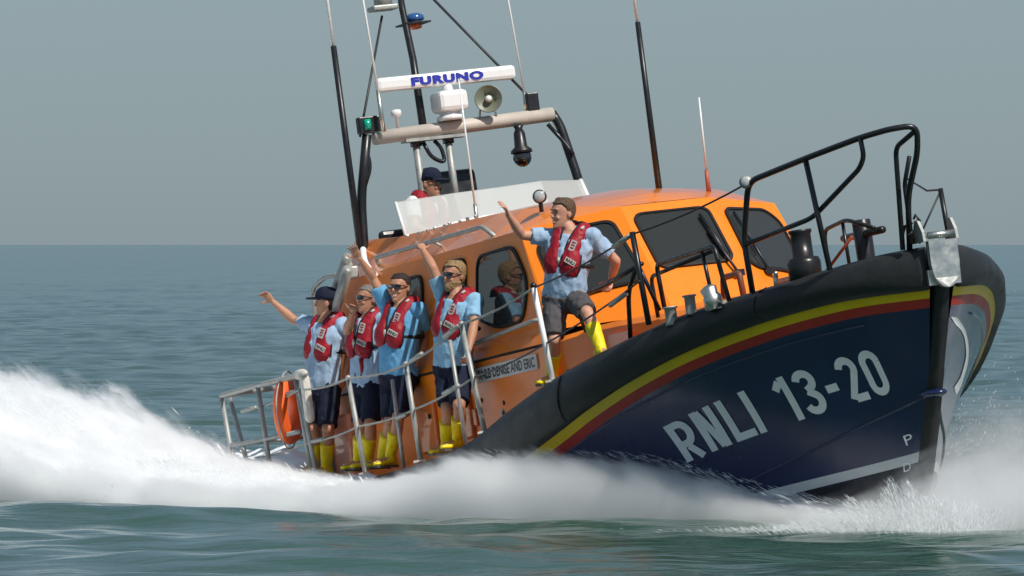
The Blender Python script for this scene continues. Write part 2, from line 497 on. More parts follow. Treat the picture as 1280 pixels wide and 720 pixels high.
for side in (-1, 1):
    for x in (3.2, 6.4, 9.6, 12.2):
        zt, zy, n = ZT(x), ZY(x), Vector((0, side, 0))
        h = zt - zy; y = HB(x)
        mb = MB(); mb.tube([Vector((x + .0, side * (y + a), z)) for a, z in ((-.03, zy + .0), (.008, zy + .04), (.036, zy + h * .3), (.038, zy + h * .5), (.022, zy + h * .7), (-.02, zt - h * .12), (-.10, zt))], .006, 6)
        mb.build('fender_joint', 'seal', boat)
# deck: rises with the sheer; working deck at the side, raised foredeck
mb = MB()
xs = np.linspace(0.02, 13.35, 60); rings = []
for x in xs:
    h = max(HB(x) - .2, .02); z = ZT(x) - .03
    rings.append([Vector((x, h * q, z + .03 * (1 - q * q))) for q in (-1, -.75, -.4, 0, .4, .75, 1)])
mb.rings(rings, 0, True, False, False)
mb.build('deck', mat('deck_paint', (0.50, 0.14, 0.035), .6, .4, var=(5, .15), bump=(70, .4)), boat)

# bow stem strip, steel stem plate with roller, eyes
mb = MB()
st = [Vector((12.40, 0, -.55)), Vector((12.76, 0, -.10)), Vector((12.98, 0, .25)), Vector((13.2, 0, .65)), Vector((13.42, 0, 1.05)), Vector((13.54, 0, 1.36))]
for i in range(len(st) - 1):
    a, b = st[i], st[i + 1]
    mb.add([a + Vector((-.08, -.065, 0)), a + Vector((.03, -.045, 0)), a + Vector((.045, 0, 0)), a + Vector((.03, .045, 0)), a + Vector((-.08, .062, 0)),
            b + Vector((-.08, -.068, 0)), b + Vector((.03, -.050, 0)), b + Vector((.045, 0, 0)), b + Vector((.03, .050, 0)), b + Vector((-.08, .068, 0))],
           [(0, 1, 6, 5), (1, 2, 7, 6), (2, 3, 8, 7), (3, 4, 9, 8)], 0, True)
mb.build('stem_strip', 'rubber', boat)
mb = MB()
cx = 13.60
outl = [(-.13, 1.70), (.13, 1.70), (.13, 1.50)] + [(.125 * cos(a), 1.47 + .17 * sin(a) * 1.0) for a in np.linspace(0, -pi, 13)] + [(-.13, 1.50)]
mb.slab([Vector((cx + .03 - abs(y) * .12, y, z)) for y, z in outl], (1, 0, 0), .03)
mb.slab([Vector((cx - .03, y, z)) for y, z in ((-.15, 1.46), (.15, 1.46), (.145, 1.33), (-.145, 1.33))], (1, 0, 0), .02)
pl = mb.build('bow_plate', 'steel', boat)
mb = MB(); mb.tube([(cx + .03, -.12, 1.745), (cx + .03, .12, 1.745)], .03); mb.build('roller', 'steel', pl)
for s in (-1, 1):
    mb = MB()
    mb.slab([Vector((cx - .1 + dx, s * .15, 1.70 + dz)) for dx, dz in ((-.12, 0), (.12, 0), (.11, .08), (.04, .18), (-.02, .19), (-.09, .07))], (0, 1, 0), .012)
    mb.build('roller_cheek', 'galv', pl)
mb = MB(); mb.sphere((13.03, -.0, .455), (.20, .11, .045))
mb.build('towing_eye', 'navy', boat)

# lettering on the topsides: condensed stroke capitals
def glyph_text(txt):
    H, Wd, sw = .33, .178, .056
    def arc(cx, cy, rx, ry, a0, a1, n=14): return [(cx + rx * cos(radians(a0 + (a1 - a0) * i / n)), cy + ry * sin(radians(a0 + (a1 - a0) * i / n))) for i in range(n + 1)]
    h = sw / 2; L, R_, B, T = h, Wd - h, h, H - h
    r = (R_ - L) / 2; cx = (L + R_) / 2
    G = {
        'N': [[(L, 0), (L, H)], [(R_, 0), (R_, H)], [(L + h * .9, H - .01), (R_ - h * .9, .01)]],
        'L': [[(L, H), (L, B), (Wd, B)]],
        'I': [[(L, 0), (L, H)]],
        'R': [[(L, 0), (L, H)], [(L + h, T), (cx, T)] + arc(cx, T - .082, r, .082, 90, -90) + [(L + h, T - .164)], [(cx, T - .164 - h * .9), (R_ + .004, 0)]],
        '1': [[(L + .005, H - .085), (cx, H - .03), (cx + .0, H - .03)], [(cx + h, 0), (cx + h, H)]],
        '3': [arc(cx, T - r * .95, r, r * .95, 165, -60) + [(cx - .01, H / 2 + .012)], [(cx - .01, H / 2 + .010)] + arc(cx, B + r * 1.02, r, r * 1.02, 60, -165)],
        '-': [[(.005, H * .44), (.105, H * .44)]],
        '2': [arc(cx, T - r, r, r, 170, -25) + [(L + .012, B + .012), (L + .006, B)], [(L + .03, B), (Wd, B)]],
        '0': [arc(cx, T - r, r, r, 0, 180) + arc(cx, B + r, r, r, 180, 360) + [(R_, T - r)]],
    }
    adv = {'I': sw, '-': .11, '1': Wd * .5 + sw, ' ': .10, 'L': Wd - .02}
    V, F = [], []; x0 = 0
    for ch in txt:
        for si, st_ in enumerate(G.get(ch, [])):
            P_ = [Vector((a, b, 0)) for a, b in st_]
            # densify
            D = [P_[0]]
            for a, b in zip(P_[:-1], P_[1:]):
                n = max(1, int((b - a).length / .03))
                for k in range(1, n + 1): D.append(a.lerp(b, k / n))
            D = [p for i, p in enumerate(D) if i == 0 or (p - D[i - 1]).length > 1e-5]
            base = len(V)
            for i, p in enumerate(D):
                t0 = (D[i] - D[i - 1]).normalized() if i else (D[1] - D[0]).normalized()
                t1 = (D[i + 1] - D[i]).normalized() if i < len(D) - 1 else t0
                t = (t0 + t1); t = t.normalized() if t.length > 1e-6 else t0
                m_ = min(1.5, 1 / max(.4, t.dot(t0)))
                nn = Vector((-t.y, t.x, 0)) * h * m_
                for q in (p + nn, p - nn): V.append((q.x + x0, q.y, si))
            for i in range(len(D) - 1): F.append((base + 2 * i, base + 2 * i + 1, base + 2 * i + 3, base + 2 * i + 2))
        x0 += adv.get(ch, Wd) + .042
    return V, F, x0 - .042
def hull_text(txt, BL, TL, TR, BR, name, side=-1, bold=.02, out=.006, mirror=False, m='white_text', cuts=.09):
    vs, fs, W = glyph_text(txt) if len(txt) > 1 else text_mesh(txt, .33, bold, cuts=cuts)
    pts = []
    for v_ in vs:
        x, y = v_[0], v_[1]; lay = (v_[2] if len(v_) > 2 else 0) * .0016
        a = x / W; b = y / .33
        if len(txt) > 1: a = a + .28 * a * (1 - a)
        u = (1 - b) * ((1 - a) * BL[0] + a * BR[0]) + b * ((1 - a) * TL[0] + a * TR[0])
        t = (1 - b) * ((1 - a) * BL[1] + a * BR[1]) + b * ((1 - a) * TL[1] + a * TR[1])
        pts.append(hull_pt(u, t, side, out + lay))
    groups = [fs]
    if ' ' in txt:
        k = max((vs[f[0]][0] for f in fs if vs[f[0]][0] < W * .44)) + .03
        groups = [[f for f in fs if vs[f[0]][0] < W * .44], [f for f in fs if vs[f[0]][0] >= W * .44]]
    for g in groups:
        mb = MB(); used = sorted({i for f in g for i in f}); mp_ = {i: k for k, i in enumerate(used)}
        mb.add([pts[i] for i in used], [[mp_[i] for i in f] for f in g])
        mb.build(name, m, boat)
hull_text('RNLI 13-20', (.7989, .3737), (.7877, .6462), (.9660, .705), (.9734, .4322), 'registration_lettering')
AP = [(.995, .82), (.978, .77), (.955, .73), (.928, .68), (.906, .62), (.900, .54), (.915, .46)]
mb = MB(); vs = []; N2 = 30
af = smooth_interp(range(7), [a for a, b in AP]); bf = smooth_interp(range(7), [b for a, b in AP])
for i in range(N2 + 1):
    q = 6 * i / N2; w2_ = .021 * min(1, .3 + i / 8)
    vs += [hull_pt(af(q) - w2_ * .6, bf(q) - w2_ * .4, 1, .006), hull_pt(af(q) + w2_ * .6, bf(q) + w2_ * .4, 1, .006)]
mb.add(vs, [(2 * i, 2 * i + 1, 2 * i + 3, 2 * i + 2) for i in range(N2)])
mb.build('curved_marking', 'white_text', boat)
hull_text('P', (.9795, .115), (.977, .175), (.984, .18), (.986, .12), 'draught_mark', bold=.0, m='white_text', cuts=0)
hull_text('D', (.9775, -.035), (.9765, .015), (.983, .015), (.984, -.035), 'draught_mark', bold=.0, m='white_text', cuts=0)

# ---- cabin
P1, P2, P3 = Vector((7.22, -1.25, 2.56)), Vector((7.66, -.43, 2.65)), Vector((7.66, .43, 2.65))
P1b, P2b, P3b = Vector((7.98, -1.33, 1.6)), Vector((8.64, -.44, 1.6)), Vector((8.64, .44, 1.6))
flip = lambda p: Vector((p[0], -p[1], p[2]))
def patch_x(a, b, c, d):
    """bilinear patch a-b (top) d-c (bottom): x as a function of (y, z)"""
    def S_(u, v): return (a * (1 - u) + b * u) * (1 - v) + (d * (1 - u) + c * u) * v
    def f(y, z):
        u, v = .5, .5
        for _ in range(12):
            p = S_(u, v); e = 1e-4
            du = (S_(u + e, v) - p) / e; dv = (S_(u, v + e) - p) / e
            det = du.y * dv.z - dv.y * du.z
            ry, rz = y - p.y, z - p.z
            u += (ry * dv.z - dv.y * rz) / det; v += (du.y * rz - ry * du.z) / det
        return S_(u, v).x
    return S_, f
SA, XA = patch_x(P1, P2, P2b, P1b)
SB, XB = patch_x(P2, P3, P3b, P2b)
def yl(x): return 1.25
mb = MB()
for s in (-1, 1):
    f_ = (lambda p: Vector(p)) if s == -1 else flip
    xs = [2.3, 3.3, 4, 5, 6, 7.22]
    lo = lambda x: min(.6, ZT(x) - .05)
    prof = lambda x: [(1.25, 2.56), (1.36, 1.64), (1.47, 1.48), (1.47, lo(x))]
    for a, b in zip(xs[:-1], xs[1:]):
        A, B = prof(a), prof(b)
        for j in range(3):
            mb.add([f_(p) for p in [(a, -A[j][0], A[j][1]), (b, -B[j][0], B[j][1]), (b, -B[j + 1][0], B[j + 1][1]), (a, -A[j + 1][0], A[j + 1][1])]], [(0, 1, 2, 3)])
    mb.add([f_(p) for p in [P1, P1b, (7.9, -1.36, 1.64), (7.22, -1.36, 1.64)]], [(0, 1, 2), (0, 2, 3)])
    mb.add([f_(p) for p in [(7.22, -1.36, 1.64), (7.9, -1.36, 1.64), (8.04, -1.47, 1.48), (7.22, -1.47, 1.48)]], [(0, 1, 2, 3)])
    mb.add([f_(p) for p in [(7.9, -1.36, 1.64), P1b, (8.04, -1.47, 1.48)]], [(0, 1, 2)])
    mb.add([f_(p) for p in [(7.22, -1.47, 1.48), (8.04, -1.47, 1.48), (8.3, -1.47, .8), (7.22, -1.47, .6)]], [(0, 1, 2, 3)])
    N_ = 6
    g = [[f_(SA(u / N_, v / N_)) for v in range(N_ + 1)] for u in range(N_ + 1)]
    vs = [p for r in g for p in r]
    mb.add(vs, [(u * (N_ + 1) + v, (u + 1) * (N_ + 1) + v, (u + 1) * (N_ + 1) + v + 1, u * (N_ + 1) + v + 1) for u in range(N_) for v in range(N_)])
    mb.add([f_(p) for p in ((2.3, -1.25, 2.56), (2.3, -1.36, 1.64), (2.3, -1.47, 1.48), (2.3, -1.47, .55), (2.3, 0, .55), (2.3, 0, 2.56))], [(0, 1, 2, 3, 4, 5)])
mb.add([P2, P3, P3b, P2b], [(0, 1, 2, 3)])
mb.build('cabin_wall', 'orange', boat)

# raised trunk ahead of the windows
mb = MB()
tx = [7.95, 8.7, 9.3, 10.0, 10.6, 11.3]
ty = [1.36, 1.28, 1.22, 1.12, 1.00, .80]
tz = [1.52, 1.55, 1.55, 1.53, 1.52, 1.50]
rings = []
for x, y, z in zip(tx, ty, tz):
    zd = ZT(x) - .08
    rings.append([Vector(p) for p in ((x, -y - .09, min(zd, z - .08)), (x, -y - .03, z - .05), (x, -y + .04, z), (x, -y * .5, z + .07), (x, 0, z + .09), (x, y * .5, z + .07), (x, y - .04, z), (x, y + .03, z - .05), (x, y + .09, min(zd, z - .08)))])
mb.rings(rings, 0, False, False, False)
mb.add(rings[-1], [tuple(range(9))])
mb.build('foredeck_trunk', 'orange', boat)

# roof with chamfered edges
ye = smooth_interp([3.4, 7.22, 7.66], [1.25, 1.25, .43]); ze = smooth_interp([3.4, 7.22, 7.66], [2.56, 2.56, 2.65])
w2f = smooth_interp([3.4, 6.4, 7.0, 7.4, 7.66], [1.03, .92, .80, .60, .425]); zc = smooth_interp([3.4, 6.4, 7.0, 7.4, 7.66], [2.86, 2.80, 2.755, 2.70, 2.652]); zk = smooth_interp([3.4, 6.5, 7.0, 7.4, 7.66], [2.97, 2.88, 2.84, 2.76, 2.655])
mb = MB(); rings = []
for x in [3.45, 4.2, 5, 6, 6.5, 7.0, 7.22, 7.4, 7.53, 7.66]:
    k = (x - 7.22) / .44
    y, z = (1.25, 2.56) if x <= 7.22 else (1.25 - .82 * k, 2.56 + .09 * k)
    w_, h_, c_ = w2f(x), zc(x), zk(x)
    rings.append([Vector(p) for p in ((x, -y, z), (x, -w_, h_), (x, -w_ * .5, h_ * .4 + c_ * .6), (x, 0, c_), (x, w_ * .5, h_ * .4 + c_ * .6), (x, w_, h_), (x, y, z))])
mb.rings(rings, 0, False, False, False)
mb.build('roof', 'roof_paint', boat)
# open upper steering well aft of the roof
mb = MB()
for s in (-1, 1):
    f_ = (lambda p: Vector(p)) if s == -1 else flip
    mb.add([f_(p) for p in ((3.45, -1.25, 2.56), (3.45, -1.03, 2.86), (2.3, -1.03, 2.94), (2.3, -1.25, 2.56))], [(0, 1, 2, 3)])
    mb.add([f_(p) for p in ((3.45, -1.03, 2.86), (3.45, -.92, 2.86), (2.3, -.92, 2.94), (2.3, -1.03, 2.94))], [(0, 1, 2, 3)])
    mb.add([f_(p) for p in ((3.45, -.92, 2.86), (3.45, -.92, 1.98), (2.3, -.92, 1.98), (2.3, -.92, 2.94))], [(0, 1, 2, 3)])
    mb.add([f_(p) for p in ((2.3, -1.25, 2.56), (2.3, -1.03, 2.94), (2.3, -.92, 2.94), (2.3, -.92, 2.56))], [(0, 1, 2, 3)])
mb.add([Vector(p) for p in ((3.45, -.92, 1.98), (3.45, .92, 1.98), (2.3, .92, 1.98), (2.3, -.92, 1.98))], [(0, 1, 2, 3)])
mb.add([Vector(p) for p in ((3.45, -1.03, 2.86), (3.45, 0, 2.97), (3.45, 1.03, 2.86), (3.45, .92, 1.98), (3.45, -.92, 1.98))], [(0, 1, 2, 3, 4)])
mb.build('steering_well', 'roof_paint', boat)

# windows: gasket frame + tinted pane, each proud of its facet
def window(pts, nrm, r=.09, label=None, snap=None):
    nrm = Vector(nrm).normalized()
    pts = [Vector(p) for p in pts]
    outer = round_poly(pts, r, 6); inner = inset_poly(outer, .032); mid = inset_poly(outer, .027)
    if snap:
        for q in (outer, inner, mid):
            for p in q: p.x = snap(p.y, p.z)
    mb = MB(); n = len(outer)
    h1, h0 = .022, -.02
    vs = [p + nrm * h1 for p in outer] + [p + nrm * (h1 + .004) for p in inner] + [p + nrm * h0 for p in outer] + [p + nrm * h0 for p in inner]
    fs = []
    for i in range(n):
        k = (i + 1) % n
        fs += [(i, k, n + k, n + i), (i, 2 * n + i, 2 * n + k, k), (n + i, n + k, 3 * n + k, 3 * n + i)]
    mb.add(vs, fs)
    fr = mb.build('window', 'seal', boat)
    if label: fr['label'] = label
    mb = MB(); mb.slab(mid, nrm, .014)
    mb.build('pane', 'glass', fr)
    return fr
def pnorm(a, b, c):
    n = (Vector(b) - Vector(a)).cross(Vector(c) - Vector(a)).normalized()
    return n if n.dot(Vector((0.6, -.6, .2))) > 0 else -n
nS = Vector((0, -1, .118)).normalized()
nA = pnorm(P1, P2, P1b); nB = pnorm(P2, P3, P2b)
wS = [(6.121, -1.263, 2.438), (7.08, -1.262, 2.448), (7.45, -1.303, 2.089), (7.322, -1.345, 1.733), (6.663, -1.346, 1.721), (6.09, -1.33, 1.858)]
w3 = [(4.17, -1.266, 2.42), (4.685, -1.265, 2.42), (4.67, -1.315, 2.0), (4.15, -1.315, 2.0)]
w4 = [(5.22, -1.260, 2.46), (5.85, -1.260, 2.46), (5.82, -1.315, 2.0), (5.18, -1.315, 2.0)]
wA = [(7.39, -1.06, 2.502), (7.687, -.53, 2.535), (8.16, -.504, 1.975), (8.15, -.60, 1.915), (7.989, -.899, 1.884), (7.868, -1.213, 1.80), (7.418, -1.19, 2.373)]
wB = [(7.768, -.372, 2.56), (7.735, .372, 2.56), (8.297, .372, 2.01), (8.361, -.372, 2.01)]
for s in (0, 1):
    g = (lambda ps: ps) if s == 0 else (lambda ps: [flip(p) for p in ps])
    k = (lambda n: n) if s == 0 else (lambda n: Vector((n.x, -n.y, n.z)))
    window(g(wS), k(nS), .16); window(g(w3), k(nS), .16); window(g(w4), k(nS), .16)
    window(g(wA), k(nA), .10, snap=(XA if s == 0 else (lambda y, z: XA(-y, z))))
window(wB, nB, .12, snap=XB)

# wipers on the front panes
for y0, fx, n_ in ((.26, XB, nB), (.62, lambda y, z: XA(-y, z), Vector((nA.x, -nA.y, nA.z)))):
    q = lambda dy, z, o: Vector((fx(y0 + dy, z), y0 + dy, z)) + n_ * o
    mb = MB()
    mb.tube([q(.06, 1.88, .03), q(.0, 2.12, .06), q(-.02, 2.30, .05)], .014, 6)
    mb.tube([q(-.02, 2.46, .045), q(0, 2.3, .05), q(.03, 2.06, .045)], .016, 6); mb.box(q(.06, 1.88, .03), (.08, .09, .06))
    mb.build('wiper', 'black', boat)

# name board
x0, x1, z0, z1, yy = 6.29, 7.83, 1.275, 1.412, -1.475
mb = MB(); mb.box(((x0 + x1) / 2, yy - .004, (z0 + z1) / 2), (x1 - x0, .012, z1 - z0)); nb = mb.build('name_board', mat('name_board_grey', (.60, .62, .60), .5, var=(5, .08)), boat)
vs, fs, W = text_mesh('RNLB DENISE AND ERIC', .092, .02)
mb = MB(); mb.add([(x0 + .05 + v[0] * (x1 - x0 - .1) / W, yy - .0125, z0 + .022 + v[1]) for v in vs], fs); mb.build('name_lettering', 'black_text', nb)
mb = MB(); mb.tube([(2.32, -1.474, 1.475), (8.03, -1.474, 1.475)], .012, 6); mb.build('rubbing_seam', 'seal', boat)
# side lockers, vents and hatches on the cabin side
for (x, z, a, b) in ((4.9, .98, .42, .46), (5.9, 1.0, .3, .4)):
    mb = MB(); mb.box((x, -1.485, z), (a, .05, b), bev=.02); lid = mb.build('locker_door', 'orange_lid', boat)
    mb = MB(); mb.tube([(x + a * .3, -1.515, z + .1), (x + a * .3, -1.53, z + .1)], .022, 8); mb.build('latch', 'black', lid)
for x, z in ((6.3, 1.12), (6.85, 1.05), (7.6, 1.02), (7.85, 1.15), (5.3, 1.3)):
    mb = MB(); mb.tube([(x, -1.46, z), (x, -1.478, z)], .022, 8); mb.build('drain_hole', 'black', boat)
for (x, z, a, b) in ((6.1, .98, .10, .16), (9.4, 1.36, .5, .16)):
    mb = MB(); mb.box((x, -1.475 if x < 9 else -1.29, z), (a, .03, b), bev=.01); mb.build('vent_cover', 'orange_lid', boat)
mb = MB(); mb.box((2.68, -1.52, .96), (.62, .16, .66), bev=.04); lk = mb.build('deck_locker', mat('orange_locker_sky_sheen', (.62, .22, .12), .35, coat=.5), boat)  # pinkish base colour has the reflected sky painted in
mb = MB(); mb.tube([(2.5, -1.60, 1.14), (2.5, -1.612, 1.14)], .02, 8); mb.build('latch', 'black', lk)

# windscreen of the upper steering position
m = bpy.data.materials.new('painted_glare_windscreen'); m.use_nodes = True
n = m.node_tree.nodes; L = m.node_tree.links
gl = n.new('ShaderNodeBsdfGlossy'); gl.inputs['Roughness'].default_value = .12; gl.inputs[0].default_value = (1, 1, 1, 1)
tr = n.new('ShaderNodeBsdfTransparent'); tr.inputs[0].default_value = (.86, .89, .88, 1)
df = n.new('ShaderNodeBsdfDiffuse'); df.inputs[0].default_value = (.75, .77, .75, 1)  # whitish diffuse share paints glare into the screen
mx = n.new('ShaderNodeMixShader'); mx.inputs[0].default_value = .48
L.new(tr.outputs[0], mx.inputs[1]); L.new(df.outputs[0], mx.inputs[2])
fz = n.new('ShaderNodeFresnel'); fz.inputs[0].default_value = 1.5
m2 = n.new('ShaderNodeMixShader'); L.new(fz.outputs[0], m2.inputs[0]); L.new(mx.outputs[0], m2.inputs[1]); L.new(gl.outputs[0], m2.inputs[2])
L.new(m2.outputs[0], n['Material Output'].inputs[0])
M['screen'] = m
base = [(3.62, -1.0, 2.84), (3.72, -.45, 2.93), (3.74, 0, 2.96), (3.72, .45, 2.98), (3.60, .93, 2.90)]
top = [(3.46, -1.0, 3.19), (3.56, -.45, 3.21), (3.58, 0, 3.22), (3.56, .45, 3.24), (3.40, .91, 3.22)]
mb = MB()
vs = [Vector(p) for p in base + top]; nb_ = len(base)
fs = [(i, i + 1, nb_ + i + 1, nb_ + i) for i in range(nb_ - 1)]
mb.add(vs, fs)
ws = mb.build('windscreen', 'screen', boat)
sol = ws.modifiers.new('s', 'SOLIDIFY'); sol.thickness = .008
mb = MB()
mb.tube([Vector(p) for p in base], .016, 6)
for i in (0, 4): mb.tube([Vector(base[i]), Vector(top[i])], .024 if i == 4 else .014, 6)
mb.build('screen_frame', 'white', ws)

# ---- grab rails, stanchions
def rail(name, pts, r=.019, m='galv', fil=.06, parent=boat, label=None):
    mb = MB(); mb.tube([Vector(p) for p in pts], r, 10, fillet=fil); return mb.build(name, m, parent, label=label)
RG = .024
hr = rail('grab_rail', [(3.38, -1.20, 2.60), (3.40, -1.25, 2.69), (6.30, -1.25, 2.69), (6.5, -1.2, 2.56)], .022)
rail('rail_foot', [(5.0, -1.25, 2.68), (5.02, -1.16, 2.62)], .014, parent=hr)
rail('grab_rail', [(5.2, -1.36, 1.62), (5.22, -1.43, 1.60), (7.75, -1.43, 1.71), (7.77, -1.36, 1.71)], .02)
sr = rail('stern_rail', [(.62, -1.2, 1.72), (.62, -2.0, 1.69), (1.75, -2.0, 1.70), (3.1, -2.0, 1.69)], .026)
rail('stern_rail', [(.62, 1.2, 1.72), (.62, 2.0, 1.69), (1.75, 2.0, 1.70), (3.1, 2.0, 1.69)], .026)
rail('middle_rail', [(.78, -2.0, 1.2), (1.45, -2.0, 1.18), (2.78, -2.0, 1.17)], .022)
rail('middle_rail', [(.70, -1.2, 1.2), (.74, -1.99, 1.2)], .022)
for a, b in (((.66, -2.0, 1.67), (.80, -2.0, .68)), ((.45, -1.85, 1.70), (.89, -1.85, .62)), ((1.75, -2.0, 1.7), (1.82, -2.0, .66)), ((2.94, -2.0, 1.57), (3.11, -2.0, .62)), ((2.80, -1.98, 1.66), (2.93, -1.98, .64))):
    rail('stanchion', [a, b], RG)
for a, b in (((4.3, -2.0, 1.55), (4.44, -2.0, .62)), ((5.88, -2.0, 1.54), (5.94, -2.0, .62)), ((7.38, -1.98, 1.77), (7.62, -1.98, .75)), ((9.19, -1.95, 1.94), (9.29, -1.92, 1.06))):
    s_ = rail('stanchion', [a, b], RG, 'galv' if a[0] < 9 else 'white_text')
    mb = MB(); mb.box(Vector(b) + Vector((0, 0, .03)), (.14, .09, .02)); mb.build('foot_plate', 'steel', s_)
    mb = MB(); mb.sphere(Vector(a), .032, nu=8, nv=6); mb.build('eye', 'black' if a[0] > 9 else 'galv', s_)
for a, b in (((5.42, -1.98, 1.44), (5.42, -1.98, .62)), ((6.98, -1.96, 1.66), (7.05, -1.96, .72))):
    rail('stanchion', [a, b], .019)
for x in (1.2, 3.0, 4.4, 5.9, 7.5, 9.2):   # port side, mostly hidden
    rail('stanchion', [(x, 1.95, ZT(x) - .02), (x - .1, 1.95, ZT(x) + .88)], RG)
def sag(pts, d, n=6):
    out = [Vector(pts[0])]
    for a, b in zip(pts[:-1], pts[1:]):
        a, b = Vector(a), Vector(b)
        for k in range(1, n + 1):
            t = k / n; out.append(a.lerp(b, t) - Vector((0, 0, d * 4 * t * (1 - t))))
    return out
def line(name, pts, r, m, d=.0, n=6):
    mb = MB(); mb.tube(sag(pts, d, n) if d else [Vector(p) for p in pts], r, 6); return mb.build(name, m, boat)
wu = [(1.05, -1.95, 1.5), (2.94, -2.0, 1.56), (4.3, -2.0, 1.55), (5.88, -2.0, 1.54), (7.38, -1.98, 1.77), (9.19, -1.95, 1.92)]
line('guard_line', wu, .011, 'rope', .03)
line('guard_line', [(9.19, -1.95, 1.92), (10.9, -1.65, 2.19), (12.25, -1.1, 2.43)], .009, 'wire', .03)
line('guard_line', [(1.38, -1.98, 1.03), (3.02, -1.99, 1.05), (4.36, -1.99, 1.09), (5.9, -1.99, 1.12), (7.5, -1.97, 1.28)], .010, 'rope', .02)
line('guard_line', [(7.5, -1.97, 1.28), (9.24, -1.93, 1.42), (10.95, -1.66, 1.78)], .009, 'wire', .02)
for p, q in (((1.1, -1.96, 1.50), (1.5, -1.96, 1.50)), ((3.0, -1.99, 1.05), (3.4, -1.99, 1.05)), ((5.45, -1.99, 1.08), (5.7, -1.99, 1.10)), ((6.9, -1.98, 1.70), (7.3, -1.98, 1.76)), ((10.55, -1.70, 2.12), (10.85, -1.66, 2.18)), ((10.4, -1.74, 1.63), (10.7, -1.70, 1.70)), ((6.7, -1.98, 1.20), (7.1, -1.98, 1.24)), ((6.0, -1.99, 1.56), (6.3, -1.99, 1.60)), ((2.5, -1.98, 1.55), (2.8, -1.98, 1.56))):
    rail('bottle_screw', [p, q], .022, 'galv', 0)
# fore rails (black)
RB = .021
rail('fore_stanchion', [(10.9, -1.65, 2.21), (10.93, -1.62, 1.40)], .026, 'black')
rail('fore_stanchion', [(10.89, -1.65, 1.9), (10.63, -1.65, 1.72), (10.49, -1.63, 1.32)], RB, 'black', .12)
rail('fore_stanchion', [(10.84, -1.62, 1.95), (10.8, -1.45, 1.52)], .018, 'black', .12)
rail('deck_hoop', [(10.42, -1.25, 1.55), (10.36, -1.25, 1.94), (11.71, -1.25, 1.97), (11.82, -1.22, 1.46)], RB, 'black', .08)
rail('deck_hoop', [(10.0, -1.15, 1.50), (10.0, -1.17, 1.86), (11.62, -1.23, 1.93)], .018, 'black', .08)
rail('hoop_post', [(11.43, -1.25, 1.94), (11.48, -1.23, 1.54)], .018, 'black')
rail('hand_rail', [(8.3, -1.34, 1.80), (9.52, -1.42, 1.855), (10.9, -1.60, 1.93)], RB, 'black')
rail('hand_rail', [(8.6, -1.28, 1.50), (8.6, -1.36, 1.80)], .016, 'black')
pu = [(12.06, -1.1, 1.52), (12.02, -1.1, 1.97), (12.28, -1.1, 2.44), (13.04, -.85, 2.54), (13.6, -.6, 2.62), (13.85, -.42, 2.65), (13.93, -.22, 2.65)]
pf = [(13.93, -.22, 2.65), (13.83, -.2, 2.44), (13.51, -.2, 2.1), (13.4, -.2, 1.66)]
rail('pulpit_rail', pu + pf[1:], .026, 'black', .12)
pu2 = [flip(p) for p in pu[:1]]
rail('pulpit_rail', [(13.90, -.24, 2.60), (13.57, -.28, 2.51), (13.54, -.28, 2.34), (13.44, -.28, 1.66)], .022, 'black', .08)
rail('pulpit_rail', [(13.60, -.18, 2.42), (13.47, -.2, 2.20), (13.47, -.2, 1.7)], .02, 'black', .05)
rail('pulpit_mid_rail', [(12.05, -1.1, 1.93), (12.92, -.83, 2.04), (13.5, -.6, 2.37), (13.58, -.58, 2.46), (13.6, -.6, 2.62)], .022, 'black', .1)
rail('pulpit_post', [(13.0, -.86, 2.53), (13.07, -.8, 1.58)], .024, 'black')
rail('low_rail', [(12.0, -.35, 1.62), (12.0, -.35, 1.98), (12.5, -.35, 2.02), (12.95, -.3, 1.90)], .018, 'black', .1)
rail('low_rail', [(12.42, -.35, 2.0), (12.45, -.35, 1.6)], .016, 'black')
rail('brace_tube', [(12.3, -.5, 1.62), (12.7, -.4, 1.86)], .014, mat('red_oxide_tube', (.30, .07, .03), .5))
rail('bow_post', [(13.40, .15, 2.14), (13.46, .15, 1.60)], .022, 'black')
line('guard_line', [(13.50, -.2, 2.26), (13.46, .0, 2.13), (13.40, .15, 2.13)], .009, 'wire')
line('guard_line', [(13.40, .15, 2.12), (13.40, -.1, 1.75)], .009, 'wire')
# port fore rails seen beyond are hidden; one port pulpit mirror far side
# deck fittings
mb = MB(); mb.lathe((12.48, -.2, 1.52), [(.075, 0), (.078, .02), (.08, .48), (.076, .485), (.0, .47)], (-.03, 0, 1)); bt = mb.build('mooring_bitt', 'black', boat)
mb = MB(); mb.tube([(12.05, -.2, 1.89), (12.9, -.2, 1.88)], .032); mb.build('cross_bar', 'black', bt)
mb = MB(); mb.lathe((12.42, -.75, 1.5), [(.14, 0), (.145, .2), (.13, .24), (.09, .25), (.088, .44), (.10, .46), (.10, .48), (0, .485)]); mb.build('ventilator', 'black', boat)
for (x, y, z, r, h) in ((11.21, -1.52, 1.36, .06, .16), (11.43, -1.42, 1.42, .055, .17)):
    mb = MB(); mb.lathe((x, y, z), [(r, 0), (r * .85, .02), (r * .85, h - .02), (r * 1.15, h - .012), (r * 1.15, h), (0, h + .005)]); mb.build('bollard', 'galv', boat)
mb = MB(); mb.lathe((11.75, -1.32, 1.44), [(.08, 0), (.08, .1), (.065, .12), (.075, .18), (.04, .2), (0, .21)], (0, -.3, 1)); mb.box((11.72, -1.3, 1.46), (.2, .14, .06)); mb.build('windlass', 'steel', boat)
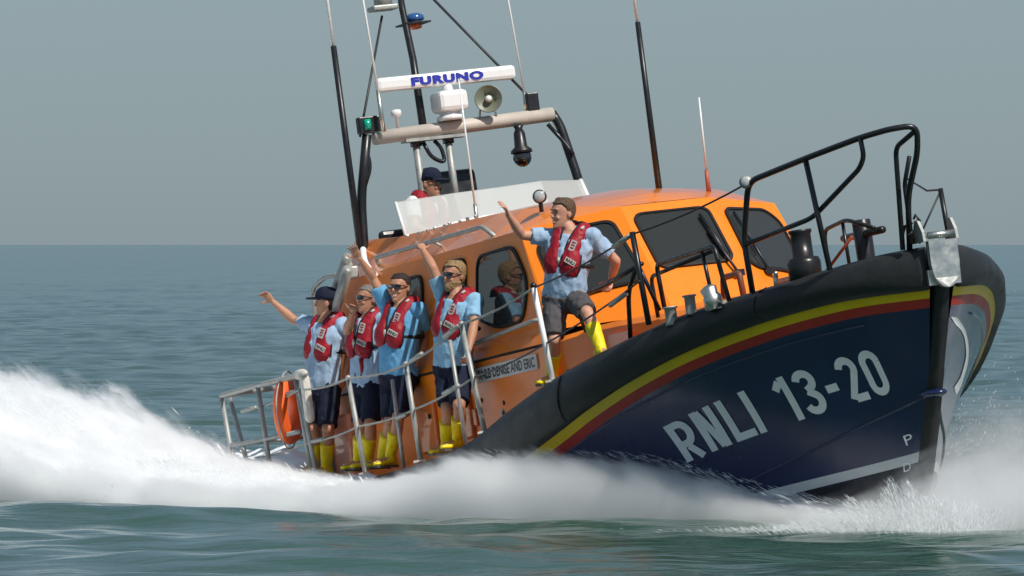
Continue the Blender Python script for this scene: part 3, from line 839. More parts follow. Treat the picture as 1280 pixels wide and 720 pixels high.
for (x, y) in ((12.34, -1.0), (8.1, -1.98), (3.4, -1.98)):
    z = ZT(x) - .02
    mb = MB(); mb.tube([(x - .2, y + .1, z + .08), (x + .2, y - .07, z + .10)], .018, 8)
    mb.tube([(x - .07, y + .03, z), (x - .07, y + .03, z + .09)], .016, 8); mb.tube([(x + .08, y - .03, z), (x + .08, y - .03, z + .09)], .016, 8)
    mb.build('cleat', 'steel', boat)
mb = MB(); mb.box((12.0, -.55, 1.60), (.5, .4, .05), bev=.015); mb.build('deck_hatch', 'orange_lid', boat)
rail('step_bracket', [(10.2, -.6, 1.55), (10.25, -.6, 1.77), (10.62, -.6, 1.77), (10.66, -.6, 1.55)], .028, mat('brown_bracket', (.16, .05, .03), .5), .03)
# fore chain locker bits near the roller
mb = MB()
for k in range(14):
    a = rnd.random() * 6.28; c = Vector((13.42 + rnd.uniform(-.1, .1), -.12 + rnd.uniform(-.1, .08), 1.72 + rnd.uniform(0, .22)))
    mb.tube([c + Vector((cos(a) * .04, sin(a) * .04, -.03)), c + Vector((0, 0, .03)), c + Vector((-sin(a) * .04, cos(a) * .04, .0))], .011, 5)
mb.build('anchor_chain', 'wire', boat)

# ---- mast arch
mb = MB()
q = Matrix.Identity(3)
mb.tube([(2.84, -.90, 3.86), (2.84, .93, 3.915)], .085, 16, flat=.8)
bm_ = mb.build('mast_beam', 'beam', boat)
for s in (-1, 1):
    pts = [(2.75, -1.15, 2.45), (2.73, -1.10, 2.88), (2.70, -1.06, 3.3), (2.84, -.97, 3.90)] if s == -1 else [(2.75, 1.15, 2.6), (2.98, 1.07, 3.2), (2.86, .99, 3.80), (2.84, .93, 3.93)]
    rail('mast_leg', pts, .045, 'black', .15)
rail('mast_leg_foot', [(2.76, -1.12, 2.80), (2.95, -1.2, 2.82), (3.15, -1.27, 2.66), (3.45, -1.29, 2.52)], .03, 'white_text', .1)
rail('mast_leg_cable', [(2.76, -.97, 3.78), (2.76, -.94, 3.6), (2.74, -1.03, 3.4)], .02, 'black', .1)
rail('mast_leg_cable', [(2.9, .85, 3.82), (2.95, .98, 3.62), (3.0, 1.03, 3.5)], .02, 'black', .1)
for y in (-.48, -.15):
    mb = MB(); mb.tube([(2.82, y, 2.95), (2.82, y, 3.80)], .035, 10); p_ = mb.build('support_post', 'galv', boat)
    mb = MB(); mb.tube([(2.82, y, 3.74), (2.82, y, 3.82)], .055, 10); mb.build('collar', 'black', p_)
mb = MB(); mb.box((2.84, -.3, 3.80), (.16, .62, .03)); mb.build('mounting_plate', 'galv', boat)
rail('hanging_cable', [(2.85, -.42, 3.78), (2.86, -.36, 3.62), (2.86, -.22, 3.55), (2.85, -.24, 3.7), (2.84, -.30, 3.78)], .02, 'black', .08)
# pole mast with stays, lamps
mb = MB(); mb.tube([(2.80, -.38, 3.95), (2.45, -.26, 4.6), (2.1, -.17, 5.12), (2.0, -.14, 5.35)], [.04, .036, .034, .03], 10); po = mb.build('pole_mast', 'black', boat)
mb = MB(); mb.lathe((2.1, -.06, 5.00), [(.03, -.08), (.06, -.07), (.065, -.02)], mi=0); mb.lathe((2.1, -.06, 5.0), [(.062, -.02), (.062, .0)], mi=1); mb.lathe((2.1, -.06, 5.0), [(.08, 0), (.095, .01), (.09, .05), (.05, .075), (0, .08)], mi=2)
mb.build('mast_light', ['red_lens', 'white', 'blue_lens'], po)
mb = MB(); mb.box((2.1, -.08, 4.975), (.3, .26, .015)); mb.build('light_bracket', 'black', po)
mb = MB(); mb.box((2.05, -.35, 5.16), (.2, .26, .05), bev=.015); mb.tube([(2.05, -.34, 5.18), (2.05, -.34, 5.34)], .09, 12); mb.build('top_lamp', 'galv', po)
line('stay_wire', [(2.0, -.35, 5.09), (2.7, -.99, 3.90)], .012, 'wire')
line('stay_wire', [(2.0, .02, 5.42), (2.8, .74, 4.10)], .014, 'wire')
# radar
mb = MB(); mb.lathe((2.9, -.13, 3.95), [(.13, 0), (.13, .04), (.10, .05), (.10, .09)], n=20); 
mb.box((2.9, -.12, 4.13), (.30, .30, .20), bev=.045)
rd = mb.build('radar', 'white', boat)
mb = MB(); mb.lathe((2.9, -.12, 4.21), [(.06, 0), (.05, .05), (.05, .09)]); mb.box((2.9, -.13, 4.35), (.11, 1.42, .135), bev=.035)
mb.build('radar_scanner', 'white', rd)
vs, fs, W = text_mesh('FURUNO', .085, .07, xs=1.45, spacing=1.15)
mb = MB(); mb.add([(2.9 + .0585, -.50 + v[0] * .74 / W, 4.308 + v[1]) for v in vs], fs); mb.build('radar_lettering', 'blue_text', rd)
# horn
mb = MB(); c = Vector((2.95, .27, 4.11)); ax = Vector((.85, -.45, .03)).normalized()
mb.lathe(c, [(.05, -.22), (.055, -.12), (.04, -.10), (.06, -.02), (.10, .03), (.13, .06), (.135, .065), (.125, .06), (.055, -.0), (.04, .0), (.035, .05), (.0, .06)], ax)
ho = mb.build('loudhailer', 'horn', boat)
mb = MB(); mb.sphere(c + ax * .05, .033); mb.build('horn_driver', 'white', ho)
rail('horn_bracket', [(2.9, .17, 3.95), (2.9, .18, 4.02), (2.88, .25, 4.03), (2.9, .33, 4.02), (2.9, .34, 3.95)], .010, 'galv', .02, ho)
mb = MB(); mb.lathe((2.86, -.655, 3.93), [(.018, 0), (.018, .1), (.05, .12), (.052, .16), (.04, .175), (0, .18)]); mb.build('gps_antenna', 'white', boat)
# hanging camera
mb = MB(); mb.lathe((2.92, .54, 3.83), [(.05, 0), (.035, -.03), (.055, -.07), (.062, -.2), (.10, -.23), (.105, -.26)]); cd = mb.build('camera_turret', 'black', boat)
mb = MB(); mb.sphere((2.92, .54, 3.53), (.092, .092, .095)); mb.build('camera_dome', mat('dome_black', (.01, .01, .012), .08, .8, coat=1), cd)
# side light boxes
mb = MB(); mb.box((2.84, -.94, 3.99), (.10, .22, .16), bev=.012); nv = mb.build('side_light', 'black', boat)
mb = MB(); mb.tube([(2.895, -.97, 3.94), (2.895, -.97, 4.04)], .035, 10); mb.build('light_lens', 'green_lens', nv)
mb = MB(); mb.box((2.84, .74, 4.05), (.10, .12, .18), bev=.012); mb.build('side_light', 'black', boat)
# whip antennas
def whip(lo, mid, hi, r, m1='black', m2='white', name='whip_antenna'):
    mb = MB(); mb.tube([Vector(lo), Vector(lo).lerp(Vector(mid), .5), Vector(mid)], [r * 1.25, r * 1.1, r], 8); a = mb.build(name, m1, boat)
    mb = MB(); mb.tube([Vector(mid), Vector(hi)], [r * .62, r * .4], 8); mb.build('antenna_tip', m2, a)
    return a
d1 = Vector((-.03, 0, 1))
whip((2.75, -1.15, 2.6), (2.73, -1.15, 4.78), (2.71, -1.15, 6.0), .030)
whip((2.98, -.85, 3.9), (2.97, -.85, 4.3), (2.82, -.85, 5.9), .02, 'steel')
whip((2.82, .68, 3.98), (2.82, .685, 4.15), (2.78, .62, 5.9), .018, 'steel')
whip((6.84, .3, 2.75), (6.85, .3, 4.36), (6.80, .3, 5.6), .026)
whip((7.28, .6, 2.72), (7.29, .6, 2.92), (7.34, .6, 3.58), .02, mat('red_base', (.4, .1, .06), .5))
whip((5.14, -.85, 2.74), (5.14, -.85, 2.98), (5.14, -.85, 4.15), .018, 'steel')
# roof items
mb = MB(); c = Vector((6.98, -.92, 2.86)); ax = Vector((.9, -.5, 0)).normalized()
mb.lathe(c, [(.03, -.08), (.058, -.05), (.064, .02), (.058, .03)], ax); mb.tube([c, c - Vector((0, 0, .14))], .02)
sl = mb.build('search_light', 'black', boat)
mb = MB(); mb.lathe(c + ax * .022, [(.052, 0), (.052, .008), (.035, .018), (0, .022)], ax); mb.build('lens', 'lens', sl)
mb = MB(); mb.sphere((4.47, .6, 2.97), (.07, .07, .03)); mb.build('roof_dome', 'white', boat)
c = Vector((12.28, -1.12, 2.44)); ax = Vector((.8, -.6, 0)).normalized()
mb = MB(); mb.lathe(c, [(.02, -.05), (.05, -.03), (.055, .02)], ax); sl = mb.build('deck_light', 'galv', boat)
mb = MB(); mb.lathe(c + ax * .018, [(.048, 0), (.03, .012), (0, .014)], ax); mb.build('lens', 'lens', sl)
for k in range(9):
    mb = MB(); mb.box((3.9 + k * .22, -1.06 + rnd.uniform(-.03, .03), 2.83), (.03, .03, .03), rot=(0, 0, k), bev=.006)
    mb.build('roof_stud', 'steel', boat)
# helm seat and console in the steering well
mb = MB(); mb.box((2.42, -.02, 3.30), (.12, .50, .42), rot=(0, -.1, 0), bev=.05); mb.box((2.62, -.02, 2.52), (.45, .48, .12), bev=.04); mb.tube([(2.6, -.02, 2.0), (2.6, -.02, 2.5)], .06); mb.box((2.45, -.02, 2.85), (.09, .42, .6), rot=(0, -.1, 0), bev=.04)
mb.build('helm_seat', 'black', boat)
mb = MB(); mb.box((2.42, -.62, 2.75), (.09, .42, .5), bev=.04); mb.box((2.6, -.55, 2.42), (.42, .44, .12), bev=.04); mb.tube([(2.6, -.55, 2.0), (2.6, -.55, 2.4)], .06)
mb.build('helm_seat', 'black', boat)
mb = MB(); mb.box((3.30, 0, 2.6), (.25, 1.3, .45), rot=(0, .25, 0), bev=.03); mb.build('helm_console', 'grey_cloth', boat)
mb = MB(); mb.tube([Vector((3.12, -.35 + .17 * cos(a), 2.74 + .17 * sin(a))) for a in np.linspace(0, 2 * pi, 20)], .015, 6); mb.build('steering_wheel', 'black', boat)
# aft frames behind the cabin
rail('aft_frame', [(3.1, -1.42, 2.75), (2.5, -1.42, 2.35), (2.0, -1.45, 1.9), (1.7, -1.5, .6)], .05, 'galv', .2)
rail('aft_frame', [(3.3, -1.5, 2.62), (2.78, -1.5, 2.25), (2.6, -1.55, 1.9), (2.45, -1.6, .6)], .05, 'galv', .2)
rail('aft_hoop', [(2.08, -1.47, 1.0), (2.15, -1.47, 2.54), (2.48, -1.44, 2.62), (3.0, -1.38, 2.60)], .022, 'galv', .1)
mb = MB(); mb.box((3.02, -1.36, 2.60), (.12, .1, .12), bev=.02); mb.sphere((2.98, -1.38, 2.67), .05); mb.build('winch_head', 'galv', boat)
mb = MB(); mb.box((1.3, 0, .95), (1.5, 2.0, .6), bev=.05); mb.build('engine_casing', 'orange', boat)
mb = MB(); mb.box((3.02, -1.97, 1.46), (.11, .09, .46), bev=.04); mb.sphere((2.95, -1.98, 1.70), (.17, .05, .05)); mb.build('heaving_line_bag', 'canvas', boat)

# ------------------------------------------------------------------ people
def remeshed(mb, name, m, voxel=.007, it=4, parent=None, disp=None, fac=.5):
    """union of overlapping lofts -> one continuous smooth surface"""
    o = mb.build('tmp', m)
    r = o.modifiers.new('r', 'REMESH'); r.mode = 'VOXEL'; r.voxel_size = voxel; r.use_smooth_shade = True
    s_ = o.modifiers.new('s', 'SMOOTH'); s_.iterations = it; s_.factor = fac
    dg = bpy.context.evaluated_depsgraph_get(); dg.update()
    me = bpy.data.meshes.new_from_object(o.evaluated_get(dg))
    me.name = name
    mats = list(o.data.materials)
    bpy.data.objects.remove(o)
    if not me.materials:
        for q in mats: me.materials.append(q)
    if disp:
        sc, am, off = disp
        n = len(me.vertices)
        co = np.empty(n * 3, np.float32); me.vertices.foreach_get('co', co); co = co.reshape(-1, 3)
        no = np.empty(n * 3, np.float32); me.vertices.foreach_get('normal', no); no = no.reshape(-1, 3)
        for i in range(n):
            c = co[i]
            v = noise.noise(Vector((c[0] * sc + off, c[1] * sc, c[2] * sc * .55))) + .5 * noise.noise(Vector((c[0] * sc * 2.1 + off, c[1] * sc * 2.1, c[2] * sc * 1.2)))
            v = 1 - abs(v) * 2.2
            co[i] += no[i] * am * v
        me.vertices.foreach_set('co', co.ravel()); me.update()
    me.polygons.foreach_set('use_smooth', [True] * len(me.polygons))
    o = bpy.data.objects.new(name, me); COL.objects.link(o)
    if parent: o.parent = parent
    return o

def frame(origin, fwd, up=(0, 0, 1)):
    f = Vector(fwd).normalized(); u = Vector(up); l = u.cross(f).normalized(); u = f.cross(l).normalized()
    o = Vector(origin)
    return lambda a, b, c: o + l * a + f * b + u * c      # (left, forward, up)

def ell(T, z, a, bf, bb, n=20, lean=0.0):
    """horizontal elliptical ring: half width a, front depth bf, back depth bb"""
    r = []
    for k in range(n):
        t = 2 * pi * k / n
        y = sin(t); r.append(T(a * cos(t), (bf if y > 0 else bb) * y + lean, z))
    return r

def finger(mb, T, base, d, n, L, r, curl, segs=3):
    p = Vector(base); pts = [p.copy()]; dirv = Vector(d).normalized(); nn = Vector(n).normalized()
    ang = 0
    lens = (.45, .32, .27)
    for i in range(segs):
        ang += curl[i]
        dd = dirv * cos(ang) + nn * sin(ang)
        p = p + dd * L * lens[i]; pts.append(p.copy())
    mb.tube(pts, [r * 1.08, r * 1.05, r * .98, r * .78], 8)
    mb.sphere(pts[-1], r * .8, nu=8, nv=5)

def hand(mb, wr, ha, palm_n, side, curl=.25, spread=.12, thumb=.9, k=1.0):
    """palm + four fingers + thumb; palm_n = direction the palm faces; side=+1 thumb to +across"""
    wr = Vector(wr); d = (Vector(ha) - wr).normalized(); n = Vector(palm_n); n = (n - n.dot(d) * d).normalized()
    ac = d.cross(n).normalized() * side          # towards the thumb
    pc = wr + d * .055 * k
    rings = []
    for t, hw, th in ((-.005, .024, .018), (.02, .032, .017), (.05, .040, .016), (.075, .042, .014), (.09, .038, .011)):
        c = wr + d * t * k
        rings.append([c + ac * cos(2 * pi * j / 14) * hw * k + n * sin(2 * pi * j / 14) * th * k for j in range(14)])
    mb.rings(rings)
    for i, (off, L) in enumerate(((.030, .072), (.011, .080), (-.009, .075), (-.028, .058))):
        sd = d + ac * spread * (1.5 - i) * .8
        cu = [curl * (.8 + .15 * i), curl * 1.1, curl * .9]
        finger(mb, None, wr + d * .083 * k + ac * off * k, sd, n, L * k, .0088 * k, cu)
    tb = wr + d * .025 * k + ac * .028 * k
    td = (d * .55 + ac * thumb + n * .25).normalized()
    mb.tube([tb - ac * .01, tb + td * .03 * k, tb + td * .055 * k + d * .006, tb + td * .068 * k + d * .02], [.013 * k, .0115 * k, .010 * k, .0082 * k], 8)
    mb.sphere(tb + td * .068 * k + d * .02, .0085 * k, nu=8, nv=5)

HEAD = [(-.122, .022, .070, -.035), (-.112, .036, .084, -.015), (-.095, .047, .090, .012), (-.07, .056, .090, .045), (-.045, .062, .087, .07), (-.02, .067, .086, .085),
        (.005, .071, .086, .093), (.03, .074, .089, .097), (.055, .073, .087, .096), (.078, .067, .076, .088), (.097, .054, .058, .070), (.110, .036, .037, .046), (.117, .015, .016, .018)]
def head_ring(T, z, a, bf, bb, n=22):
    r = []
    for k in range(n):
        t = 2 * pi * k / n; x = cos(t); y = sin(t)
        sx = abs(x) ** .9 * (1 if x > 0 else -1)
        r.append(T(a * sx, bf * y if y > 0 else bb * -abs(y) , z) if bb >= 0 else T(a * sx, bf * y if y > 0 else -bb * abs(y) * .9, z))
    return r

def person(J, label, sk='skin', shirt='shirt_pale', shorts='navy_cloth', hair='hair_dark', hair_style='short', cap=None, shades=True, beard=False,
           belly=0.0, boots=True, vest=True, group='crew in red lifejackets', handR=None, handL=None, bw=1.0, smile=False, glasses=False, hs=1.0, footdir=None, seed=1, trousers=False):
    V = {k: Vector(v) for k, v in J.items()}
    ch = V['chest'].normalized(); fc = V['face']
    base = Vector(((V['anR'].x + V['anL'].x) / 2, (V['anR'].y + V['anL'].y) / 2, min(V['anR'].z, V['anL'].z) - .09))
    pel, nk = V['pelvis'], V['neck']
    up = (nk - pel); TL = up.length; up.normalize()
    T = frame(pel, ch, up)                                   # torso frame, z along spine
    TC = frame(nk, ch, up)                                   # same, from the neck base
    b = bw * 1.06
    tors = [(-.17, .10, .075, .085), (-.12, .150, .105, .115), (-.04, .168, .115, .125), (.06, .160, .112 + belly * .8, .112), (.16, .158, .118 + belly, .105), (.27, .165, .122 + belly * .7, .108),
            (.38, .176, .122 + belly * .3, .112), (TL - .14, .183, .112, .112), (TL - .075, .168, .094, .10), (TL - .035, .125, .075, .088), (TL - .005, .078, .062, .072), (TL + .02, .060, .056, .062)]
    def torso(mb, inf=0, z0=-1, z1=9):
        mb.rings([ell(T, z, (a + inf) * b, (f + inf) * b, (k + inf) * b) for z, a, f, k in tors if z0 <= z <= z1])
    HT0 = frame(V['head'], fc)
    hc0 = V['head']; KH = 1.13 * hs
    HT = lambda a, b_, c: hc0 + (HT0(a, b_, c) - hc0) * KH - Vector((0, 0, .008))
    # ---- body
    mb = MB(); torso(mb)
    neck_top = HT(0, -.012, -.06)
    mb.tube([T(0, .0, TL - .06), T(0, .004, TL + .0), neck_top, HT(0, -.01, -.02)], [.068, .060, .056, .05], 16)
    mb.rings([head_ring(HT, z, a, f, k) for z, a, f, k in HEAD])
    mb.rings([[HT(x * w_, y, z) for x, y in ((-1, .078), (-.55, yy), (0, yy + .004), (.55, yy), (1, .078))] for z, w_, yy in ((.032, .011, .088), (.012, .012, .096), (-.008, .016, .108), (-.020, .019, .112), (-.028, .017, .100))], smooth=True)
    mb.sphere(HT(0, .084, .030), (.045, .014, .010), nu=12, nv=6) if False else None
    R_ = (1 / 1.0) * Matrix((HT(1, 0, 0) - HT(0, 0, 0), HT(0, 1, 0) - HT(0, 0, 0), HT(0, 0, 1) - HT(0, 0, 0))).transposed()
    mb.sphere(HT(0, .080, .036), (.052, .014, .010), rot=R_)
    mb.sphere(HT(.032, .070, -.028), (.020, .016, .018), rot=R_); mb.sphere(HT(-.032, .070, -.028), (.020, .016, .018), rot=R_)
    mb.sphere(HT(0, .078, -.095), (.024, .016, .016), rot=R_)
    mb.sphere(HT(0, .083, -.062), (.024, .012, .010), rot=R_)
    for s in (-1, 1): mb.sphere(HT(s * .074, -.012, -.002), (.010, .020, .032), rot=R_)
    for s, k in ((-1, 'R'), (1, 'L')):
        sh, el, wr, ha = V['sh' + k], V['el' + k], V['wr' + k], V['ha' + k]
        mb.sphere(sh, .062 * b)
        m1 = sh.lerp(el, .45)
        mb.tube([sh + (sh - el) * .05, sh.lerp(el, .2), m1, sh.lerp(el, .85), el], [.056, .056, .053, .044, .042], 14)
        mb.sphere(el, .041)
        mb.tube([el, el.lerp(wr, .25), el.lerp(wr, .5), el.lerp(wr, .8), wr, wr + (ha - wr) * .1], [.042, .046, .041, .031, .027, .026], 14)
        hd = (handR if k == 'R' else handL) or {}
        pn = Vector(hd.get('n', ch)); hand(mb, wr, ha, pn, hd.get('side', s), hd.get('curl', .3), hd.get('spread', .12), hd.get('thumb', .9), 1.0)
        hp, kn, an = V['hip' + k], V['kn' + k], V['an' + k]
        mb.tube([hp + Vector((0, 0, .03)), hp.lerp(kn, .3), hp.lerp(kn, .7), kn], [.088, .085, .068, .058], 16)
        mb.sphere(kn + ch * .008, .056)
        bk = (ch * -.012)
        mb.tube([kn, kn.lerp(an, .3) + bk, kn.lerp(an, .6) + bk * .5, an], [.055, .058, .046, .037], 14)
        fd = Vector((footdir or {}).get(k, ch)); fd.z = 0; fd.normalize()
        mb.tube([an - fd * .05 + Vector((0, 0, -.04)), an + fd * .03 + Vector((0, 0, -.04)), an + fd * .13 + Vector((0, 0, -.058)), an + fd * .19 + Vector((0, 0, -.065))], [.036, .042, .036, .022], 12)
    body = remeshed(mb, 'person', sk, .0062, 4)
    # put the origin at the feet
    body.data.transform(Matrix.Translation(-base)); body.location = base
    tag(body, label, 'person', group)
    def own(o):
        o.data.transform(Matrix.Translation(-base)); o.parent = body; return o
    # ---- shirt
    mb = MB(); torso(mb, .016, -.13, TL - .03)
    for k in 'RL':
        sh, el = V['sh' + k], V['el' + k]
        e = sh.lerp(el, .70)
        mb.sphere(sh, .076 * b)
        mb.tube([sh + (sh - el) * .08, sh.lerp(el, .3), sh.lerp(el, .52), e], [.070, .074, .073, .071], 14)
    own(remeshed(mb, 'shirt', shirt, .009, 3, disp=(10, .010, seed * 3.1)))
    mb = MB()
    col = []
    for t in np.linspace(radians(110), radians(430), 24):
        col.append(TC(.066 * cos(t), .060 * sin(t) + .004, .014 + .012 * (1 - sin(t)) / 2))
    mb.tube(col, .013, 7, flat=1.6)
    own(mb.build('collar', shirt))
    # ---- shorts
    mb = MB(); torso(mb, .026, -.18, .03)
    for k in 'RL':
        hp, kn = V['hip' + k], V['kn' + k]
        e = hp.lerp(kn, 1.35 if trousers else .93)
        mb.tube([hp + up * .06, hp, hp.lerp(kn, .4), e], [.095, .108, .102, .090], 16)
    own(remeshed(mb, 'shorts', shorts, .010, 3, disp=(9, .009, seed * 5.7)))
    # ---- boots
    if boots:
        for k in 'RL':
            kn, an = V['kn' + k], V['an' + k]
            fd = Vector((footdir or {}).get(k, ch)); fd.z = 0; fd.normalize()
            lf = Vector((-fd.y, fd.x, 0))
            top = an.lerp(kn, .60)
            mb = MB()
            mb.tube([top, an.lerp(kn, .35), an.lerp(kn, .12), an, an + Vector((0, 0, -.05))], [.068, .061, .052, .050, .050], 16)
            rings = []
            for t, hw, h0, h1 in ((-.075, .028, -.088, -.02), (-.04, .042, -.09, .01), (.03, .045, -.09, .01), (.09, .048, -.09, -.028), (.15, .048, -.09, -.042), (.19, .036, -.088, -.05), (.205, .018, -.08, -.06)):
                c = an + fd * t
                rings.append([c + lf * hw * cos(q) + Vector((0, 0, (h0 + h1) / 2 + (h1 - h0) / 2 * sin(q))) for q in np.linspace(0, 2 * pi, 14, endpoint=False)])
            mb.rings(rings)
            bo = own(remeshed(mb, 'boot', 'yellow_boot', .009, 2, disp=(14, .004, seed * 2.3)))
            mb = MB(); rings = []
            for t, hw in ((-.08, .030), (-.04, .045), (.03, .047), (.09, .052), (.15, .051), (.195, .036)):
                c = an + fd * t + Vector((0, 0, -.092))
                rings.append([c + lf * hw * a_ + Vector((0, 0, z_)) for a_, z_ in ((-1, -.012), (1, -.012), (1, .010), (-1, .010))])
            mb.rings(rings, 0, False); s_ = mb.build('sole', 'sole'); s_.data.transform(Matrix.Translation(-base)); s_.parent = bo
            mb = MB(); mb.tube([top + (top - kn).normalized() * -.004, top + (top - kn).normalized() * .010], .0705, 16); s_ = mb.build('boot_rim', 'yellow_boot'); s_.data.transform(Matrix.Translation(-base)); s_.parent = bo
    # ---- lifejacket
    if vest:
        zb = -TL + .10
        fr = lambda z: .135 + belly * (1.2 if z < -.2 else .3)
        def lobe(s, grow=0.0):
            path = [(-.0, -.112, .035, .028, .045), (s * .055, -.105, .045, .030, .050), (s * .098, -.055, .050, .028, .050), (s * .112, .02, .040, .028, .052), (s * .108, .085, -.01, .030, .055), (s * .098, .125, -.08, .034, .062),
                    (s * .092, fr(-.15) + .01, -.16, .038, .070), (s * .092, fr(-.25) + .018, -.24, .046, .082), (s * .088, fr(-.3) + .022, -.31, .050, .088), (s * .080, fr(-.33) + .015, -.365, .042, .072), (s * .072, fr(-.36), -.40, .018, .040)]
            rings = []
            P_ = [Vector(TC(*p[:3])) for p in path]
            for i, p in enumerate(P_):
                t = (P_[min(i + 1, len(P_) - 1)] - P_[max(i - 1, 0)]).normalized()
                # outward = away from torso axis
                q = path[i]
                ax_ = TC(q[0] * .35, 0, q[2] - (.09 if q[2] > -.02 else 0))
                o_ = (p - ax_); o_ = (o_ - o_.dot(t) * t).normalized(); w_ = t.cross(o_)
                rings.append([p + o_ * (q[3] + grow) * sin(2 * pi * j / 16) + w_ * (q[4] + grow) * cos(2 * pi * j / 16) for j in range(16)])
            return rings, P_
        mb = MB(); edges = []
        for s in (-1, 1):
            r, P_ = lobe(s); mb.rings(r); edges.append((r, P_))
        vj = own(remeshed(mb, 'lifejacket', 'vest', .009, 3, disp=(13, .005, seed * 1.7)))
        def sub(mbx, name, m): 
            o_ = mbx.build(name, m); o_.data.transform(Matrix.Translation(-base)); o_.parent = vj; return o_
        mb = MB()
        for r, P_ in edges:
            for j in (0, 8):
                mb.tube([q[j] + (q[j] - P_[i]).normalized() * .004 for i, q in enumerate(r)], .010, 6)
        # waist belt
        for zz in (-.285,):
            pts = []
            for t in np.linspace(0, 2 * pi, 30): pts.append(TC((.188 * b) * cos(t), (.142 + belly if sin(t) > 0 else .135) * b * sin(t), zz))
            mb.tube(pts, .022, 6, flat=1.0)
        # inner webbing down the front + crotch strap
        mb.tube([TC(-.028, .145 + belly, -.10), TC(-.02, .165 + belly, -.25), TC(-.03, .150 + belly, -.42), TC(-.03, .145, -TL + .0), TC(-.02, .06, -TL - .16)], .011, 6)
        mb.tube([TC(.03, .145 + belly, -.12), TC(.022, .165 + belly, -.27), TC(.05, .15 + belly, -.42), TC(.055, .142, -TL - .0)], .012, 6)
        sub(mb, 'webbing', 'vest_trim')
        mb = MB(); c = TC(-.012, .185 + belly, -.26)
        mb.tube([c + Vector((0, 0, .03)), c + ch * .01, c - Vector((0, 0, .04))], .014, 8); mb.tube([c + up * .01 - ch * .0, c - up * .05], .010, 6); mb.sphere(c, .022)
        sub(mb, 'buckle', 'galv')
        # pale patches on the wearer's left lobe and on the shoulder
        fl = frame(TC(.095, 0, 0), ch, up)
        def patch(s, zc, w_, h_, name, m, yy, tilt, dx=.0):
            mb = MB(); n0 = (ch * 1 + (TC(1, 0, 0) - TC(0, 0, 0)) * s * .42 + up * .05).normalized()
            a_ = up.cross(n0).normalized(); u_ = n0.cross(a_).normalized()
            a2 = a_ * cos(tilt) + u_ * sin(tilt); u2 = -a_ * sin(tilt) + u_ * cos(tilt)
            c_ = TC(s * (.098 + dx), yy, zc)
            pts = [c_ + a2 * x * w_ / 2 + u2 * y * h_ / 2 for x, y in ((-1, -1), (1, -1), (1, 1), (-1, 1))]
            mb.slab(pts, n0, .006); return sub(mb, name, m), c_ + n0 * .0075, a2, u2, n0
        for s in (1,):
            o1, c_, a2, u2, n0 = patch(s, -.255, .10, .048, 'label_patch', 'reflect', fr(-.25) + .066, -.38, .012)
            vs, fs, W = text_mesh('RNLI', .028, .04)
            mb = MB(); mb.add([c_ + a2 * (v[0] - W / 2) * (.082 / W) + u2 * (v[1] - .014) for v in vs], fs); sub(mb, 'label_lettering', 'black_text')
            o1, c_, a2, u2, n0 = patch(s, -.115, .052, .095, 'reflective_panel', 'reflect', .185, -.25 * s, -.0)
            mb = MB()
            for q in (-.02, .006, .03): mb.slab([c_ + a2 * x + u2 * (y + q) for x, y in ((-.016, -.005), (.016, -.005), (.016, .005), (-.016, .005))], n0, .002)
            sub(mb, 'panel_print', 'vest')
            mb = MB(); p0 = TC(s * .115, .055, .055); mb.tube([p0, p0 + ch * .035 + up * -.022], .016, 8, flat=.6); sub(mb, 'shoulder_tab', 'reflect')
        if seed % 2: pass
        mb = MB(); mb.tube([TC(.06, .15 + belly, -.40), TC(.065, .15 + belly, -.47), TC(.06, .145, -.54)], [.03, .022, .012], 8); sub(mb, 'strap_end', 'vest')
    # ---- head things
    def hh(mbx, name, m, par=None): 
        o_ = mbx.build(name, m); o_.data.transform(Matrix.Translation(-base)); o_.parent = par or body; return o_
    # hair shell
    mb = MB(); rows = []
    nz, na_ = 15, 36
    line_f = {'short': .078, 'full': .080, 'cap': .03}.get(hair_style, .06)
    vs = []; ok = {}
    prof = HEAD
    zf = smooth_interp([p[0] for p in prof], [p[1] for p in prof]); ff = smooth_interp([p[0] for p in prof], [p[2] for p in prof]); kf = smooth_interp([p[0] for p in prof], [p[3] for p in prof])
    th = {'short': .007, 'full': .0095, 'cap': .005}[hair_style]
    rings = []
    def low(t):    # lowest hair height as function of angle (front=pi/2)
        y = sin(t)
        if y > .55: return line_f
        if y > .12: return line_f + (.045 - line_f) * (.55 - y) / .43
        if y > -.12: return .045 - .06 * (.12 - y) / .24
        return -.015 - .05 * min(1, (-.12 - y) / .4)
    for i in range(nz + 1):
        ring = []
        for j in range(na_):
            t = 2 * pi * j / na_; z0 = low(t); z = z0 + (.117 - z0) * (i / nz) ** .8
            a = zf(z); f = ff(z); k = abs(kf(z)); x = abs(cos(t)) ** .9 * (1 if cos(t) > 0 else -1)
            d = th * (1 if i > 0 else .1) * (1 + .35 * noise.noise(Vector((x * 7 + seed, sin(t) * 7, z * 60))) + (.5 * max(0, noise.noise(Vector((x * 3, 0, seed)))) if hair_style == 'full' and z > .08 else 0))
            if hair_style == 'full' and sin(t) > .2: d *= 1.25
            ring.append(HT((a + d) * x, (f + d if sin(t) > 0 else k + d) * sin(t), z + d * (1.0 if i > nz * .6 else .2)))
        rings.append(ring)
    mb.rings(rings, cap=True); hh(mb, 'hair', hair)
    if beard:
        mb = MB(); rings = []
        for z in (-.124, -.11, -.09, -.072, -.055, -.040):
            a, f = zf(z), ff(z)
            ring = [HT((a + .006) * cos(t), (f + .007) * sin(t) * (1 if z < -.06 or abs(cos(t)) > .45 else .90), z) for t in np.linspace(-.15, pi + .15, 22)]
            ring += [HT((a - .012) * cos(t), (f - .014) * sin(t), z) for t in np.linspace(pi + .15, -.15, 22)]
            rings.append(ring)
        mb.rings(rings); hh(mb, 'beard', hair)
